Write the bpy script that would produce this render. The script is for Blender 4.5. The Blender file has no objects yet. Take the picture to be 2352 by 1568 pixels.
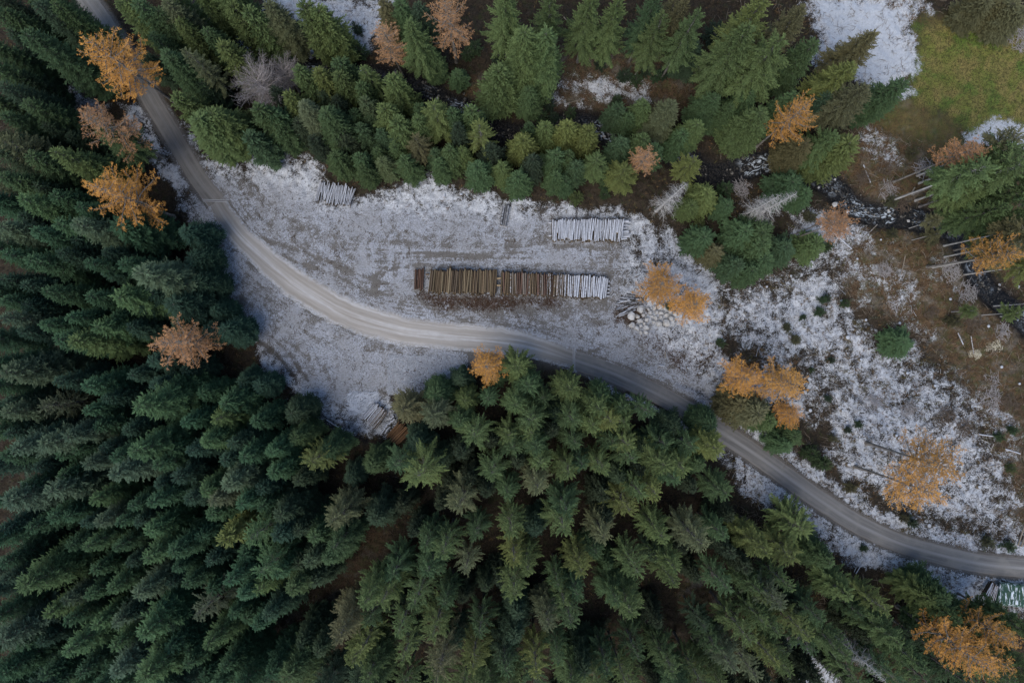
import bpy, math, random
import numpy as np
from mathutils import Vector, Matrix, Euler, noise as mnoise

# ------------------------------------------------------------------ basics
sc = bpy.context.scene
COL = sc.collection
CAM_H = 120.0
S = 180.0 / 2352.0                       # metres per sketch pixel on the ground (sketch frame 2352 x 1568)
def W(qx, qy, z=0.0):
    f = (CAM_H - z) / CAM_H
    return ((qx - 1176) * S * f, (784 - qy) * S * f)
TOX = {0: 0, 1: 574.2, 2: 1148.4, 3: 1720.4}
TOY = {0: 0, 1: 379.0, 2: 763.7, 3: 1143.3}
def TQ(tile, zx, zy):                    # survey tile (column,row) coordinates -> sketch frame
    return TOX[int(tile[0])] + zx * .27097, TOY[int(tile[1])] + zy * .27097
def link(o, parent=None):
    COL.objects.link(o)
    if parent: o.parent = parent
    return o
def tag(o, label=None, cat=None, group=None, kind=None):
    if label: o['label'] = label
    if cat: o['category'] = cat
    if group: o['group'] = group
    if kind: o['kind'] = kind
    return o
def empty(name, loc=(0, 0, 0), rz=0.0):
    o = bpy.data.objects.new(name, None); o.location = loc; o.rotation_euler = (0, 0, rz)
    o.empty_display_size = .3
    return link(o)
def mesh_from(name, V, F, mats=(), fm=None, attrs=None, smooth=False):
    me = bpy.data.meshes.new(name)
    V = np.asarray(V, dtype=np.float32)
    if isinstance(F, np.ndarray):
        k = F.shape[1]; nf = len(F)
        me.vertices.add(len(V)); me.vertices.foreach_set('co', V.ravel())
        me.loops.add(nf * k); me.loops.foreach_set('vertex_index', F.astype(np.int32).ravel())
        me.polygons.add(nf)
        me.polygons.foreach_set('loop_start', np.arange(0, nf * k, k, dtype=np.int32))
        me.polygons.foreach_set('loop_total', np.full(nf, k, dtype=np.int32))
        me.update(calc_edges=True)
    else:
        me.from_pydata([tuple(map(float, v)) for v in V], [], F); me.update()
    for m in mats: me.materials.append(m)
    if fm is not None: me.polygons.foreach_set('material_index', np.asarray(fm, dtype=np.int32))
    for k, a in (attrs or {}).items():
        at = me.attributes.new(k, 'FLOAT', 'POINT'); at.data.foreach_set('value', np.asarray(a, dtype=np.float32))
    if smooth: me.polygons.foreach_set('use_smooth', np.ones(len(me.polygons), dtype=bool))
    me.validate(); me.update()
    return me
def obj(name, me, parent=None, loc=None):
    o = bpy.data.objects.new(name, me)
    if loc is not None: o.location = loc
    return link(o, parent)

# ------------------------------------------------------------------ small node language
class NG:
    def __init__(s, name):
        s.m = bpy.data.materials.new(name); s.m.use_nodes = True
        s.t = s.m.node_tree; s.t.nodes.clear()
        s.out = s.t.nodes.new('ShaderNodeOutputMaterial')
    def put(s, sock, v):
        if isinstance(v, bpy.types.NodeSocket): s.t.links.new(v, sock)
        elif isinstance(v, (tuple, list)):
            sock.default_value = tuple(v) + (1.0,) if len(v) == 3 and sock.type == 'RGBA' else tuple(v)
        else: sock.default_value = v
    def node(s, ty, ins=None, **pr):
        n = s.t.nodes.new(ty)
        for k, v in pr.items(): setattr(n, k, v)
        for k, v in (ins or {}).items(): s.put(n.inputs[k], v)
        return n
    def math(s, op, a, b=None, c=None, clamp=False):
        n = s.t.nodes.new('ShaderNodeMath'); n.operation = op; n.use_clamp = clamp
        s.put(n.inputs[0], a)
        if b is not None: s.put(n.inputs[1], b)
        if c is not None: s.put(n.inputs[2], c)
        return n.outputs[0]
    def add(s, a, b): return s.math('ADD', a, b)
    def mul(s, a, b): return s.math('MULTIPLY', a, b)
    def sub(s, a, b): return s.math('SUBTRACT', a, b)
    def noise(s, vec, scale, detail=3, rough=.55, dist=0.0):
        return s.node('ShaderNodeTexNoise', {'Vector': vec, 'Scale': scale, 'Detail': detail, 'Roughness': rough, 'Distortion': dist}).outputs[0]
    def vor(s, vec, scale, feature='F1'):
        return s.node('ShaderNodeTexVoronoi', {'Vector': vec, 'Scale': scale}, feature=feature).outputs[0]
    def mix(s, f, a, b, blend='MIX'):
        n = s.t.nodes.new('ShaderNodeMix'); n.data_type = 'RGBA'; n.blend_type = blend
        s.put(n.inputs[0], f); s.put(n.inputs[6], a); s.put(n.inputs[7], b)
        return n.outputs[2]
    def step(s, v, lo, hi, a=0.0, b=1.0, smooth=True):
        n = s.node('ShaderNodeMapRange', {0: v, 1: lo, 2: hi, 3: a, 4: b})
        n.interpolation_type = 'SMOOTHSTEP' if smooth else 'LINEAR'
        return n.outputs[0]
    def attr(s, name): return s.node('ShaderNodeAttribute', attribute_name=name).outputs['Fac']
    def obcoord(s): return s.node('ShaderNodeTexCoord').outputs['Object']
    def map(s, v, loc=(0, 0, 0), rot=(0, 0, 0), scale=(1, 1, 1)):
        return s.node('ShaderNodeMapping', {'Vector': v, 'Location': loc, 'Rotation': rot, 'Scale': scale}).outputs[0]
    def comb(s, x, y, z=0.0): return s.node('ShaderNodeCombineXYZ', {0: x, 1: y, 2: z}).outputs[0]
    def bump(s, h, dist=.1, strength=1.0):
        return s.node('ShaderNodeBump', {'Height': h, 'Distance': dist, 'Strength': strength}).outputs[0]
    def bsdf(s, col, rough=.8, normal=None, spec=.2, **kw):
        n = s.node('ShaderNodeBsdfPrincipled', {'Base Color': col, 'Roughness': rough, 'Specular IOR Level': spec})
        if normal is not None: s.put(n.inputs['Normal'], normal)
        for k, v in kw.items(): s.put(n.inputs[k.replace('_', ' ')], v)
        s.t.links.new(n.outputs[0], s.out.inputs[0])
        return n

# ------------------------------------------------------------------ numpy noise
def vnoise(x, y, scale, seed):
    r = np.random.RandomState(seed); N = 256
    L = r.rand(N, N).astype(np.float32)
    u = np.asarray(x) * scale + 1000.37; v = np.asarray(y) * scale + 1000.71
    i = np.floor(u).astype(int); j = np.floor(v).astype(int)
    a = u - i; b = v - j; a = a * a * (3 - 2 * a); b = b * b * (3 - 2 * b)
    i0 = i % N; i1 = (i + 1) % N; j0 = j % N; j1 = (j + 1) % N
    return (L[i0, j0] * (1 - a) + L[i1, j0] * a) * (1 - b) + (L[i0, j1] * (1 - a) + L[i1, j1] * a) * b
def fbm(x, y, scale, seed, oct=4):
    s = 0; amp = .5; tot = 0
    for k in range(oct):
        s = s + amp * vnoise(x, y, scale * 2 ** k, seed + k); tot += amp; amp *= .55
    return s / tot
def sstep(x, a, b):
    t = np.clip((x - a) / (b - a), 0, 1); return t * t * (3 - 2 * t)

# ------------------------------------------------------------------ polylines
def spline(pts, step=.8):
    P = [np.array(p, float) for p in pts]
    P = [2 * P[0] - P[1]] + P + [2 * P[-1] - P[-2]]
    out = []
    for i in range(1, len(P) - 2):
        n = max(2, int(np.linalg.norm(P[i + 1] - P[i]) / step))
        for k in range(n):
            t = k / n
            out.append(.5 * ((2 * P[i]) + (-P[i - 1] + P[i + 1]) * t + (2 * P[i - 1] - 5 * P[i] + 4 * P[i + 1] - P[i + 2]) * t * t
                             + (-P[i - 1] + 3 * P[i] - 3 * P[i + 1] + P[i + 2]) * t ** 3))
    out.append(P[-2])
    return np.array(out)
def line_dist(x, y, L):
    """signed distance (left positive) and arc length to polyline L"""
    best = np.full(np.shape(x), 1e9); sg = np.zeros(np.shape(x)); arc = np.zeros(np.shape(x)); s0 = 0
    for a, b in zip(L[:-1], L[1:]):
        d = b - a; l = np.hypot(*d)
        t = np.clip(((x - a[0]) * d[0] + (y - a[1]) * d[1]) / l ** 2, 0, 1)
        ex = x - a[0] - t * d[0]; ey = y - a[1] - t * d[1]
        q = ex * ex + ey * ey; m = q < best
        best = np.where(m, q, best); sg = np.where(m, np.sign(d[0] * ey - d[1] * ex), sg); arc = np.where(m, s0 + t * l, arc); s0 += l
    return np.sqrt(best) * np.where(sg == 0, 1, sg), arc
def poly_dist(x, y, poly):
    """signed distance to a polygon, positive inside"""
    P = np.array([W(*p) for p in poly]); n = len(P)
    best = np.full(np.shape(x), 1e9); ins = np.zeros(np.shape(x), bool)
    for i in range(n):
        a = P[i]; b = P[(i + 1) % n]; d = b - a; l2 = max(1e-9, d @ d)
        t = np.clip(((x - a[0]) * d[0] + (y - a[1]) * d[1]) / l2, 0, 1)
        best = np.minimum(best, (x - a[0] - t * d[0]) ** 2 + (y - a[1] - t * d[1]) ** 2)
        c = ((a[1] > y) != (b[1] > y)) & (x < (b[0] - a[0]) * (y - a[1]) / (b[1] - a[1] + 1e-12) + a[0])
        ins ^= c
    return np.sqrt(best) * np.where(ins, 1, -1)

ROAD_Q = [(176, -50), (188, -22), (201, 0), (221, 27), (253, 76), (275, 106), (339, 217), (388, 298), (435, 379), (466, 425), (495, 460), (520, 500), (552, 541), (594, 582),
          (650, 630), (726, 682), (812, 726), (926, 758), (1035, 771), (1150, 781), (1230, 796), (1318, 826), (1419, 862), (1554, 928), (1690, 1013), (1780, 1075),
          (1855, 1129), (1948, 1190), (1991, 1214), (2072, 1249), (2181, 1279), (2262, 1295), (2352, 1304), (2440, 1308)]
ROAD = spline([W(*p) for p in ROAD_Q])
STREAM_Q = [(420, -40), (460, 16), (505, 60), (555, 110), (590, 135), (655, 152), (723, 158), (800, 166), (872, 176), (926, 190), (994, 212), (1013, 232), (1062, 252), (1130, 293),
            (1197, 314), (1260, 300), (1311, 281), (1373, 290), (1405, 309), (1460, 317), (1527, 333), (1582, 366), (1622, 396), (1663, 401), (1717, 381), (1774, 371), (1828, 389),
            (1883, 406), (1923, 433), (1964, 474), (2018, 493), (2086, 496), (2154, 515), (2202, 533), (2238, 580), (2265, 640), (2290, 675), (2320, 700), (2370, 740), (2420, 790)]
STREAM = spline([W(*p) for p in STREAM_Q])
DITCHES = [spline([W(*p) for p in L]) for L in (
    [(292, 215), (312, 240), (325, 275), (335, 300), (352, 318)],
    [(1440, 905), (1480, 922), (1530, 945), (1580, 972), (1606, 985)],
    [(690, 915), (720, 945), (760, 975), (800, 985), (840, 1010)],
    [(1690, 955), (1620, 905), (1560, 880)])]

def ground_z(x, y, full=True):
    x = np.asarray(x, float); y = np.asarray(y, float)
    ds, _ = line_dist(x, y, STREAM)
    dr, _ = line_dist(x, y, ROAD)
    base = 2.0 * (fbm(x, y, .045, 11, 3) - .5)
    flat = sstep(np.abs(dr), 2.2, 7.0) * sstep(-poly_dist(x, y, YARD), -2.0, 9.0)
    z = base * flat
    z = z - 1.5 * np.exp(-(ds / 2.6) ** 2)
    for D in DITCHES:
        dd, _ = line_dist(x, y, D); z = z - .45 * np.exp(-(dd / .5) ** 2)
    return z
YARD = [(440, 430), (520, 420), (600, 440), (720, 450), (860, 470), (1040, 470), (1260, 495), (1440, 500), (1440, 690), (1500, 800), (1640, 930), (1560, 930), (1380, 860), (1230, 830),
        (1080, 850), (1000, 880), (900, 900), (860, 1000), (760, 940), (640, 830), (560, 700), (500, 560)]
# ------------------------------------------------------------------ ground: one sheet to the horizon
def axis(lo, hi, step, far):
    a = list(np.arange(lo, hi + 1e-6, step)); g = step; p = hi; r = []
    while p < far: g *= 1.35; p += g; r.append(p)
    g = step; p = lo; l = []
    while p > -far: g *= 1.35; p -= g; l.append(p)
    return np.array(l[::-1] + a + r)
gx = axis(-98, 98, .30, 2500); gy = axis(-68, 68, .30, 2500)
GX, GY = np.meshgrid(gx, gy, indexing='ij')
near = (np.abs(GX) < 120) & (np.abs(GY) < 90)
A = {k: np.zeros(GX.shape) for k in ('snow', 'gravel', 'grass', 'rust', 'streak', 'bark', 'wet', 'fleck', 'track')}
wob = lambda amp, sc_, sd: (fbm(GX, GY, sc_, sd, 3) - .5) * 2 * amp
def paint(k, poly, val, feather=2.0, wobble=1.6, mode='max'):
    d = poly_dist(GX, GY, poly) + wob(wobble, .35, hash(str(poly[0])) % 1000)
    m = sstep(d, -feather, feather)
    if mode == 'max': A[k] = np.maximum(A[k], m * val)
    else: A[k] = A[k] * (1 - m) + val * m
import zlib
def hash(s): return zlib.crc32(str(s).encode())
CLEAR = [(400, 300), (450, 350), (560, 372), (620, 332), (690, 345), (740, 380), (745, 420), (850, 445), (980, 395), (1040, 420), (1090, 440), (1240, 462), (1400, 478), (1500, 500),
         (1590, 560), (1660, 655), (1640, 760), (1680, 850), (1690, 960), (1600, 975), (1450, 915), (1300, 845), (1230, 812), (1075, 800), (1060, 880), (890, 905), (950, 1005), (880, 1015),
         (780, 995), (690, 930), (600, 850), (545, 720), (505, 640), (470, 540), (430, 480), (395, 410), (360, 330)]
paint('snow', CLEAR, .54, 1.0)
paint('snow', [(550, 400), (640, 345), (735, 385), (740, 450), (830, 480), (980, 405), (1080, 450), (1250, 475), (1260, 540), (1110, 550), (900, 540), (800, 560), (700, 520), (600, 470)], .74, 2)
paint('snow', [(600, 410), (720, 400), (720, 500), (640, 500)], .86, 2.5)
paint('snow', [(800, 585), (900, 590), (930, 660), (880, 680), (800, 640)], .74, 2.5)
paint('snow', [(1200, 560), (1400, 560), (1400, 610), (1200, 610)], .74, 2.5)
paint('snow', [(480, 560), (650, 670), (850, 785), (1070, 805), (1050, 880), (880, 900), (760, 960), (690, 900), (600, 790)], .66, 2)
paint('snow', [(620, 720), (760, 790), (820, 840), (760, 900), (680, 860)], .70, 2)
paint('snow', [(1400, 690), (1480, 600), (1590, 580), (1670, 680), (1650, 800), (1560, 835), (1380, 770)], .70, 2)
paint('snow', [(1660, 660), (1760, 640), (1900, 590), (1960, 620), (1950, 690), (2030, 760), (2110, 850), (2200, 900), (2290, 1010), (2340, 1120), (2360, 1235), (2250, 1240), (2100, 1195),
               (1960, 1120), (1890, 1010), (1870, 880), (1760, 830), (1670, 760)], .57, 7, 6)
paint('snow', [(1720, 700), (1900, 640), (1930, 760), (1900, 860), (1800, 800)], .64, 3, 4)
paint('snow', [(1920, 960), (2100, 960), (2220, 1090), (2100, 1150), (1960, 1090)], .66, 3, 4)
paint('snow', [(1640, 850), (1760, 840), (1850, 900), (1860, 960), (1700, 900)], .68, 2)
paint('snow', [(1800, 480), (1990, 500), (1990, 560), (1920, 600), (1830, 560)], .62, 2, 2.5)
paint('snow', [(1850, -10), (2105, -10), (2100, 120), (2112, 165), (2078, 212), (2000, 190), (1880, 145)], 1.02, 2.2, 2.5)
paint('snow', [(2225, 318), (2290, 285), (2420, 265), (2420, 345), (2270, 345)], 1.0, 2.2, 2.5)
paint('snow', [(2085, -10), (2130, -10), (2130, 22), (2090, 20)], .8, 2)
paint('snow', [(600, -10), (905, -10), (880, 60), (830, 110), (730, 70), (640, 40)], .78, 2, 2)
paint('snow', [(690, 60), (730, 80), (800, 120), (780, 158), (725, 155), (690, 100)], .62, 2, 2)
paint('snow', [(1285, 170), (1360, 162), (1480, 200), (1490, 232), (1400, 232), (1280, 200)], .56, 2, 2)
paint('snow', [(1260, 225), (1350, 240), (1350, 275), (1270, 270)], .56, 2, 2)
paint('snow', [(60, 150), (140, 180), (260, 245), (260, 290), (180, 280), (80, 210)], .52, 2, 2)
paint('snow', [(270, 235), (320, 230), (420, 410), (480, 530), (440, 520), (370, 390), (300, 300)], .60, 1.2)
paint('snow', [(360, 215), (420, 300), (470, 360), (560, 385), (500, 440), (440, 370)], .68, 1.2)
paint('snow', [(1800, 1480), (1840, 1460), (1930, 1530), (1930, 1600), (1820, 1600)], .72, 2)
paint('snow', [(1870, 1180), (1990, 1240), (2110, 1295), (2250, 1325), (2420, 1335), (2420, 1420), (2230, 1395), (2150, 1365), (2080, 1335), (1960, 1290), (1880, 1240)], .70, 1.6)
paint('snow', [(1690, 1045), (1740, 1085), (1800, 1130), (1760, 1160), (1700, 1130)], .74, 1.5)
paint('snow', [(1380, 870), (1480, 905), (1600, 975), (1560, 975), (1400, 910)], .62, 1.2)
paint('snow', [(1930, 1420), (1980, 1400), (2000, 1450), (1950, 1470)], .45, 1.5)
paint('snow', [(1965, 285), (2050, 300), (2065, 380), (2000, 365)], .48, 2)
paint('snow', [(2030, 770), (2110, 790), (2180, 880), (2280, 1000), (2200, 960), (2080, 860)], .48, 3, 3)
# bare dirt patches inside the yard
for P, v in (([(965, 675), (1300, 680), (1330, 710), (1150, 725), (990, 705)], .26), ([(900, 605), (1180, 575), (1260, 590), (1240, 625), (980, 620)], .52), ([(1390, 560), (1420, 555), (1410, 720), (1380, 700)], .42),
             ([(840, 545), (1010, 545), (1060, 560), (850, 562)], .52), ([(1330, 665), (1400, 690), (1390, 730), (1340, 700)], .34), ([(540, 590), (640, 690), (620, 730), (560, 680)], .45)):
    paint('snow', P, v, 1.8, 1.8, 'set')
paint('snow', [(2000, 560), (2060, 570), (2120, 680), (2140, 770), (2070, 740), (2010, 650)], .42, 3, 4)
paint('snow', [(2140, 600), (2180, 610), (2190, 660), (2150, 660)], .42, 2, 3)
paint('snow', [(2220, 900), (2300, 940), (2340, 1010), (2280, 1000)], .42, 2, 3)
paint('snow', [(1420, 690), (1470, 680), (1490, 720), (1450, 745), (1415, 735)], .30, 1.2, 1.2, 'set')
paint('bark', [(1420, 690), (1480, 675), (1490, 720), (1450, 745), (1415, 735)], .9, 1.2, 1.2)  # dark ground under the pole heap, painted in for its black shaded gaps
paint('gravel', [(425, 420), (560, 410), (740, 470), (900, 480), (1060, 490), (1250, 500), (1430, 510), (1440, 690), (1560, 830), (1680, 930), (1560, 935), (1400, 860), (1230, 820), (1050, 850),
                 (900, 890), (830, 960), (760, 930), (640, 840), (560, 720), (490, 560)], 1, 2)
paint('grass', [(2110, 60), (2200, 25), (2420, 40), (2420, 290), (2250, 312), (2080, 222), (2100, 150)], 1, 2.0)
paint('grass', [(2000, 200), (2080, 215), (2240, 320), (2215, 350), (2060, 310), (2010, 270)], .45, 2)
paint('rust', [(1960, 230), (2080, 225), (2240, 330), (2230, 420), (2050, 400), (1970, 340)], .55, 2)
paint('rust', [(1960, 300), (2352, 400), (2352, 1240), (2280, 960), (2150, 800), (2060, 740), (1960, 690), (1950, 560), (2010, 540), (1900, 400)], .6, 3)
paint('rust', [(840, 1200), (900, 1220), (860, 1330), (720, 1480), (600, 1580), (520, 1580), (700, 1400), (800, 1300)], .30, 2)
paint('rust', [(1560, 1290), (1640, 1310), (1660, 1400), (1570, 1400)], .9, 1.5)
paint('rust', [(980, 170), (1120, 180), (1140, 290), (1080, 290), (1000, 250)], .6, 2)
paint('rust', [(1250, 90), (1640, 140), (1600, 230), (1440, 285), (1180, 270), (1300, 200)], .45, 2)
paint('rust', [(1320, 1490), (1400, 1500), (1380, 1580), (1300, 1580)], .6, 2)
paint('bark', [(965, 672), (1260, 680), (1280, 694), (1180, 708), (1000, 702)], 1, 1.2)
paint('bark', [(1480, 770), (1640, 770), (1660, 850), (1560, 850)], .7, 2)
paint('streak', [(800, 555), (1430, 555), (1430, 690), (1100, 625), (850, 690)], 1, 2)
DR, RS = line_dist(GX, GY, ROAD)
def S_OF(qx, qy): return float(line_dist(np.array(W(qx, qy)[0]), np.array(W(qx, qy)[1]), ROAD)[1])
DS, _ = line_dist(GX, GY, STREAM)
lower = (RS > 130)
A['snow'] = np.maximum(A['snow'], np.where(GX > 20, .60, 0) * sstep(np.abs(DR), 1.7, 2.3) * (1 - sstep(np.abs(DR), 3.6, 5.5)))
A['snow'] = A['snow'] * sstep(np.abs(DS), 1.5, 3.4)
shoulder = (1 - sstep(np.abs(DR), 1.9, 2.5)) * ((RS < S_OF(501, 461)) | (RS > S_OF(1318, 826)))
A['gravel'] = np.maximum(A['gravel'], .85 * shoulder); A['snow'] = A['snow'] * (1 - .45 * shoulder)
A['wet'] = 1 - sstep(np.abs(DS), 1.6, 3.8)
for D in DITCHES:
    dd, _ = line_dist(GX, GY, D); A['wet'] = np.maximum(A['wet'], .9 * (1 - sstep(np.abs(dd), .25, .8)))  # ditch floors darkened through the same mask as the stream banks
TRK = [(-1, [('01', 1940, 330), ('11', 20, 575), ('11', 300, 690), ('11', 620, 800), ('11', 900, 925), ('11', 1300, 1045)]), (-1, [('11', 150, 745), ('11', 480, 850), ('11', 700, 930), ('11', 1000, 1065), ('11', 1200, 1110)]),
       (-1, [('11', 1040, 1090), ('11', 1050, 970), ('11', 1120, 885), ('11', 1230, 845), ('11', 1420, 820), ('11', 1800, 815)]), (-1, [('11', 1070, 1085), ('11', 1085, 985), ('11', 1150, 905), ('11', 1260, 870), ('11', 1420, 848), ('11', 1800, 842)]),
       (1, [('11', 965, 660), ('11', 960, 830)]), (1, [('11', 1050, 655), ('11', 1040, 850)]), (1, [('11', 1200, 690), ('11', 1190, 900)]), (1, [('11', 1305, 690), ('11', 1295, 900)]), (1, [('11', 1270, 900), ('11', 1275, 1000), ('11', 1330, 1080)]),
       (1, [('11', 1280, 728), ('11', 1800, 722), ('11', 2331, 715), ('21', 420, 700)]), (-1, [('11', 1280, 745), ('11', 1800, 742), ('11', 2331, 735)]), (1, [('11', 1300, 830), ('11', 1700, 826), ('11', 2300, 812), ('21', 500, 790)]), (-1, [('11', 1500, 770), ('11', 2000, 775), ('21', 100, 690), ('21', 900, 700)]),
       (-1, [('21', 940, 600), ('21', 950, 900), ('21', 900, 1180), ('21', 850, 1340)]), (1, [('21', 960, 830), ('21', 930, 1100), ('21', 860, 1300)]), (-1, [('11', 1750, 1290), ('11', 1950, 1370), ('11', 2250, 1440)]), (-1, [('11', 1700, 1330), ('11', 1900, 1390)]),
       (-1, [('11', 0, 830), ('11', 290, 1050), ('11', 560, 1260), ('11', 880, 1420)]), (1, [('11', 400, 1180), ('11', 560, 1230), ('11', 800, 1330)]), (-1, [('12', 60, 60), ('12', 250, 220), ('12', 400, 420)]), (-1, [('12', 180, 30), ('12', 330, 180), ('12', 480, 400)]), (-1, [('12', 290, 60), ('12', 430, 170), ('12', 500, 220)]),
       (-1, [('22', 1985, 1230), ('22', 1980, 1080), ('22', 2000, 1030)]), (-1, [('22', 2075, 1260), ('22', 2080, 1120), ('22', 2070, 1080)]), (-1, [('22', 700, 260), ('22', 1000, 420), ('22', 1400, 640), ('22', 1690, 800)])]
for sg, pts in TRK:
    L = spline([W(*TQ(*p)) for p in pts], 1.0); bx0, by0 = L.min(0) - 2; bx1, by1 = L.max(0) + 2
    i0, i1 = np.searchsorted(gx, [bx0, bx1]); j0, j1 = np.searchsorted(gy, [by0, by1]); sl = (slice(i0, i1), slice(j0, j1))
    dd, aa = line_dist(GX[sl], GY[sl], L); dd = dd + .35 * (fbm(GX[sl], GY[sl], .4, 5, 2) - .5)
    A['track'][sl] += sg * np.exp(-(dd / .34) ** 2) * (.35 + .9 * vnoise(aa, aa * 0, .35, 3))
A['fleck'] = .22 * fbm(GX, GY, .12, 77, 3)
GZ = ground_z(GX, GY)
quiet = sstep(np.abs(DR), 2.0, 3.2)
GZ = GZ - .045 * (1 - sstep(np.abs(DR), 1.9, 2.6))
rough = (1 - .75 * A['gravel']) * (1 - .5 * A['grass']) * (1 - .4 * sstep(A['snow'], .97, 1.01))
GZ = GZ + quiet * rough * (.8 * (fbm(GX, GY, .9, 31, 3) - .5) + .45 * (vnoise(GX, GY, 2.3, 55) - .5)) * near
V = np.stack([GX, GY, GZ], -1).reshape(-1, 3)
nx, ny = GX.shape
I = np.arange(nx * ny).reshape(nx, ny)
F = np.stack([I[:-1, :-1], I[1:, :-1], I[1:, 1:], I[:-1, 1:]], -1).reshape(-1, 4)
def at_grid(arr, x, y):
    i = np.clip(np.searchsorted(gx, x), 0, nx - 1); j = np.clip(np.searchsorted(gy, y), 0, ny - 1)
    return arr[i, j]
def gz(x, y): return float(at_grid(GZ, x, y))

g = NG('frosted_ground')
P = g.obcoord()
sn, gv, gr, ru, stq, bk, wt, fk = [g.attr(k) for k in ('snow', 'gravel', 'grass', 'rust', 'streak', 'bark', 'wet', 'fleck')]
rd, rs = g.attr('rd'), g.attr('rs')
n_lo = g.noise(P, .16, 4, .6)
n_a = g.noise(P, .75, 7, .68, .6)
n_b = g.noise(P, 2.6, 5, .65, 1.6)
n_f = g.noise(P, 9.0, 3, .6)
fibre = g.noise(g.map(P, rot=(0, 0, .7), scale=(1, 3.2, 1)), 2.2, 5, .7, 3.0)
# streaks that run with the road, and lengthways through the timber yard
along = g.noise(g.comb(g.mul(rs, .05), g.mul(rd, 1.5)), 1.6, 5, .62, .15)
yard_s = g.noise(g.map(P, rot=(0, 0, .03), scale=(.09, 1.6, 1)), 1.3, 5, .6, .1)
near_road = g.mul(g.step(g.math('ABSOLUTE', rd), 9.0, 2.5), gv)
n_mid = g.noise(P, .33, 5, .62, .8)
soil = g.mix(g.step(n_b, .3, .72), (.012, .010, .0075), (.055, .041, .027))
soil = g.mix(g.step(n_a, .50, .72), soil, (.030, .034, .014))
leaf = g.mix(g.step(n_f, .35, .65), (.060, .036, .020), (.22, .135, .072))
leaf = g.mix(g.step(n_a, .44, .62), leaf, g.mix(n_b, (.055, .054, .020), (.15, .128, .060)))
leaf = g.mix(g.step(g.noise(P, .30, 5, .65), .50, .62), leaf, g.mix(n_f, (.10, .083, .062), (.28, .235, .18)))
soil = g.mix(g.mul(ru, g.step(n_b, .25, .55)), soil, leaf)
grass = g.mix(g.step(n_mid, .36, .64), (.140, .150, .034), (.200, .160, .055))
grass = g.mix(g.step(g.noise(P, .22, 4, .6), .48, .62), grass, (.095, .140, .028))
grass = g.mix(g.mul(g.step(n_b, .44, .60), .85), grass, (.034, .034, .012))
grass = g.mix(g.mul(g.step(n_a, .54, .70), .5), grass, (.055, .045, .018))
soil = g.mix(gr, soil, grass)
stone = g.mix(g.step(n_f, .3, .7), (.085, .077, .068), (.175, .163, .150))
stone = g.mix(g.step(n_a, .45, .75), stone, (.125, .112, .100))
soil = g.mix(gv, soil, stone)
soil = g.mix(g.mul(bk, g.step(g.add(g.mul(n_b, .6), g.mul(n_a, .4)), .40, .54)), soil, g.mix(n_f, (.028, .015, .010), (.095, .052, .033)))
soil = g.mix(wt, soil, g.mix(g.step(n_f, .5, .72), (.008, .008, .009), (.07, .062, .052)))
v = g.add(g.add(g.mul(n_a, .42), g.mul(n_b, .30)), g.mul(fibre, .28))
v = g.add(g.mul(g.sub(g.add(g.mul(v, .75), g.mul(n_f, .25)), .5), 5.4), .5)
sv = g.mix(g.mul(near_road, .6), g.comb(v, v, v), g.comb(g.add(g.mul(g.sub(g.add(g.mul(along, .5), g.mul(n_b, .5)), .5), 3.6), .52), 0, 0))
v2 = g.node('ShaderNodeSeparateColor', {0: sv}).outputs[0]
v3 = g.add(g.mul(v2, g.sub(1.0, g.mul(stq, .5))), g.mul(g.mul(stq, .5), g.add(g.mul(g.sub(g.add(g.mul(yard_s, .5), g.mul(n_b, .5)), .5), 4.0), .5)))
var = g.mul(g.sub(g.add(g.mul(n_mid, .75), g.mul(n_lo, .25)), .5), g.step(sn, .95, 1.02, 1.75, .5))
thr = g.sub(1.0, g.add(g.add(sn, var), g.mul(g.attr('track'), .38)))
soft = g.sub(.17, g.mul(gv, .04))
cov = g.step(g.sub(v3, thr), g.mul(soft, -1.0), soft)
cov = g.mul(cov, g.step(sn, .02, .2))
cov = g.math('MAXIMUM', cov, g.mul(g.step(n_f, .66, .74), fk))
frost = g.mix(gv, (.545, .56, .585), (.405, .425, .468))
frost = g.mix(g.step(g.add(g.mul(n_b, .6), g.mul(fibre, .4)), .38, .55), g.mix(g.add(.42, g.mul(gv, .3)), frost, (.16, .16, .17)), frost)
frost = g.mix(g.mul(g.step(g.noise(P, 4.2, 4, .7, .6), .47, .60), g.add(.45, g.mul(gv, .25))), frost, (.13, .127, .125))
frost = g.mix(g.mul(gv, g.step(n_lo, .40, .62, .10, .50)), frost, (.23, .225, .22))
frost = g.mix(g.mul(g.step(sn, .93, 1.0), .55), frost, (.50, .53, .57))
col = g.mix(g.mul(cov, .93), soil, frost)
h = g.add(g.add(g.mul(n_b, .6), g.mul(n_f, .25)), g.mul(fibre, .4))
g.bsdf(col, .88, g.bump(h, .32, .8), .12)
M_GROUND = g.m
attrs = {k: a.ravel() for k, a in A.items()}
attrs['rd'] = np.clip(DR, -60, 60).ravel(); attrs['rs'] = RS.ravel()
tag(obj('ground', mesh_from('ground', V, F, [M_GROUND], attrs=attrs, smooth=True)), 'frosted soil, grass and forest floor of the clearing and hillside', None, None, 'structure')

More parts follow.
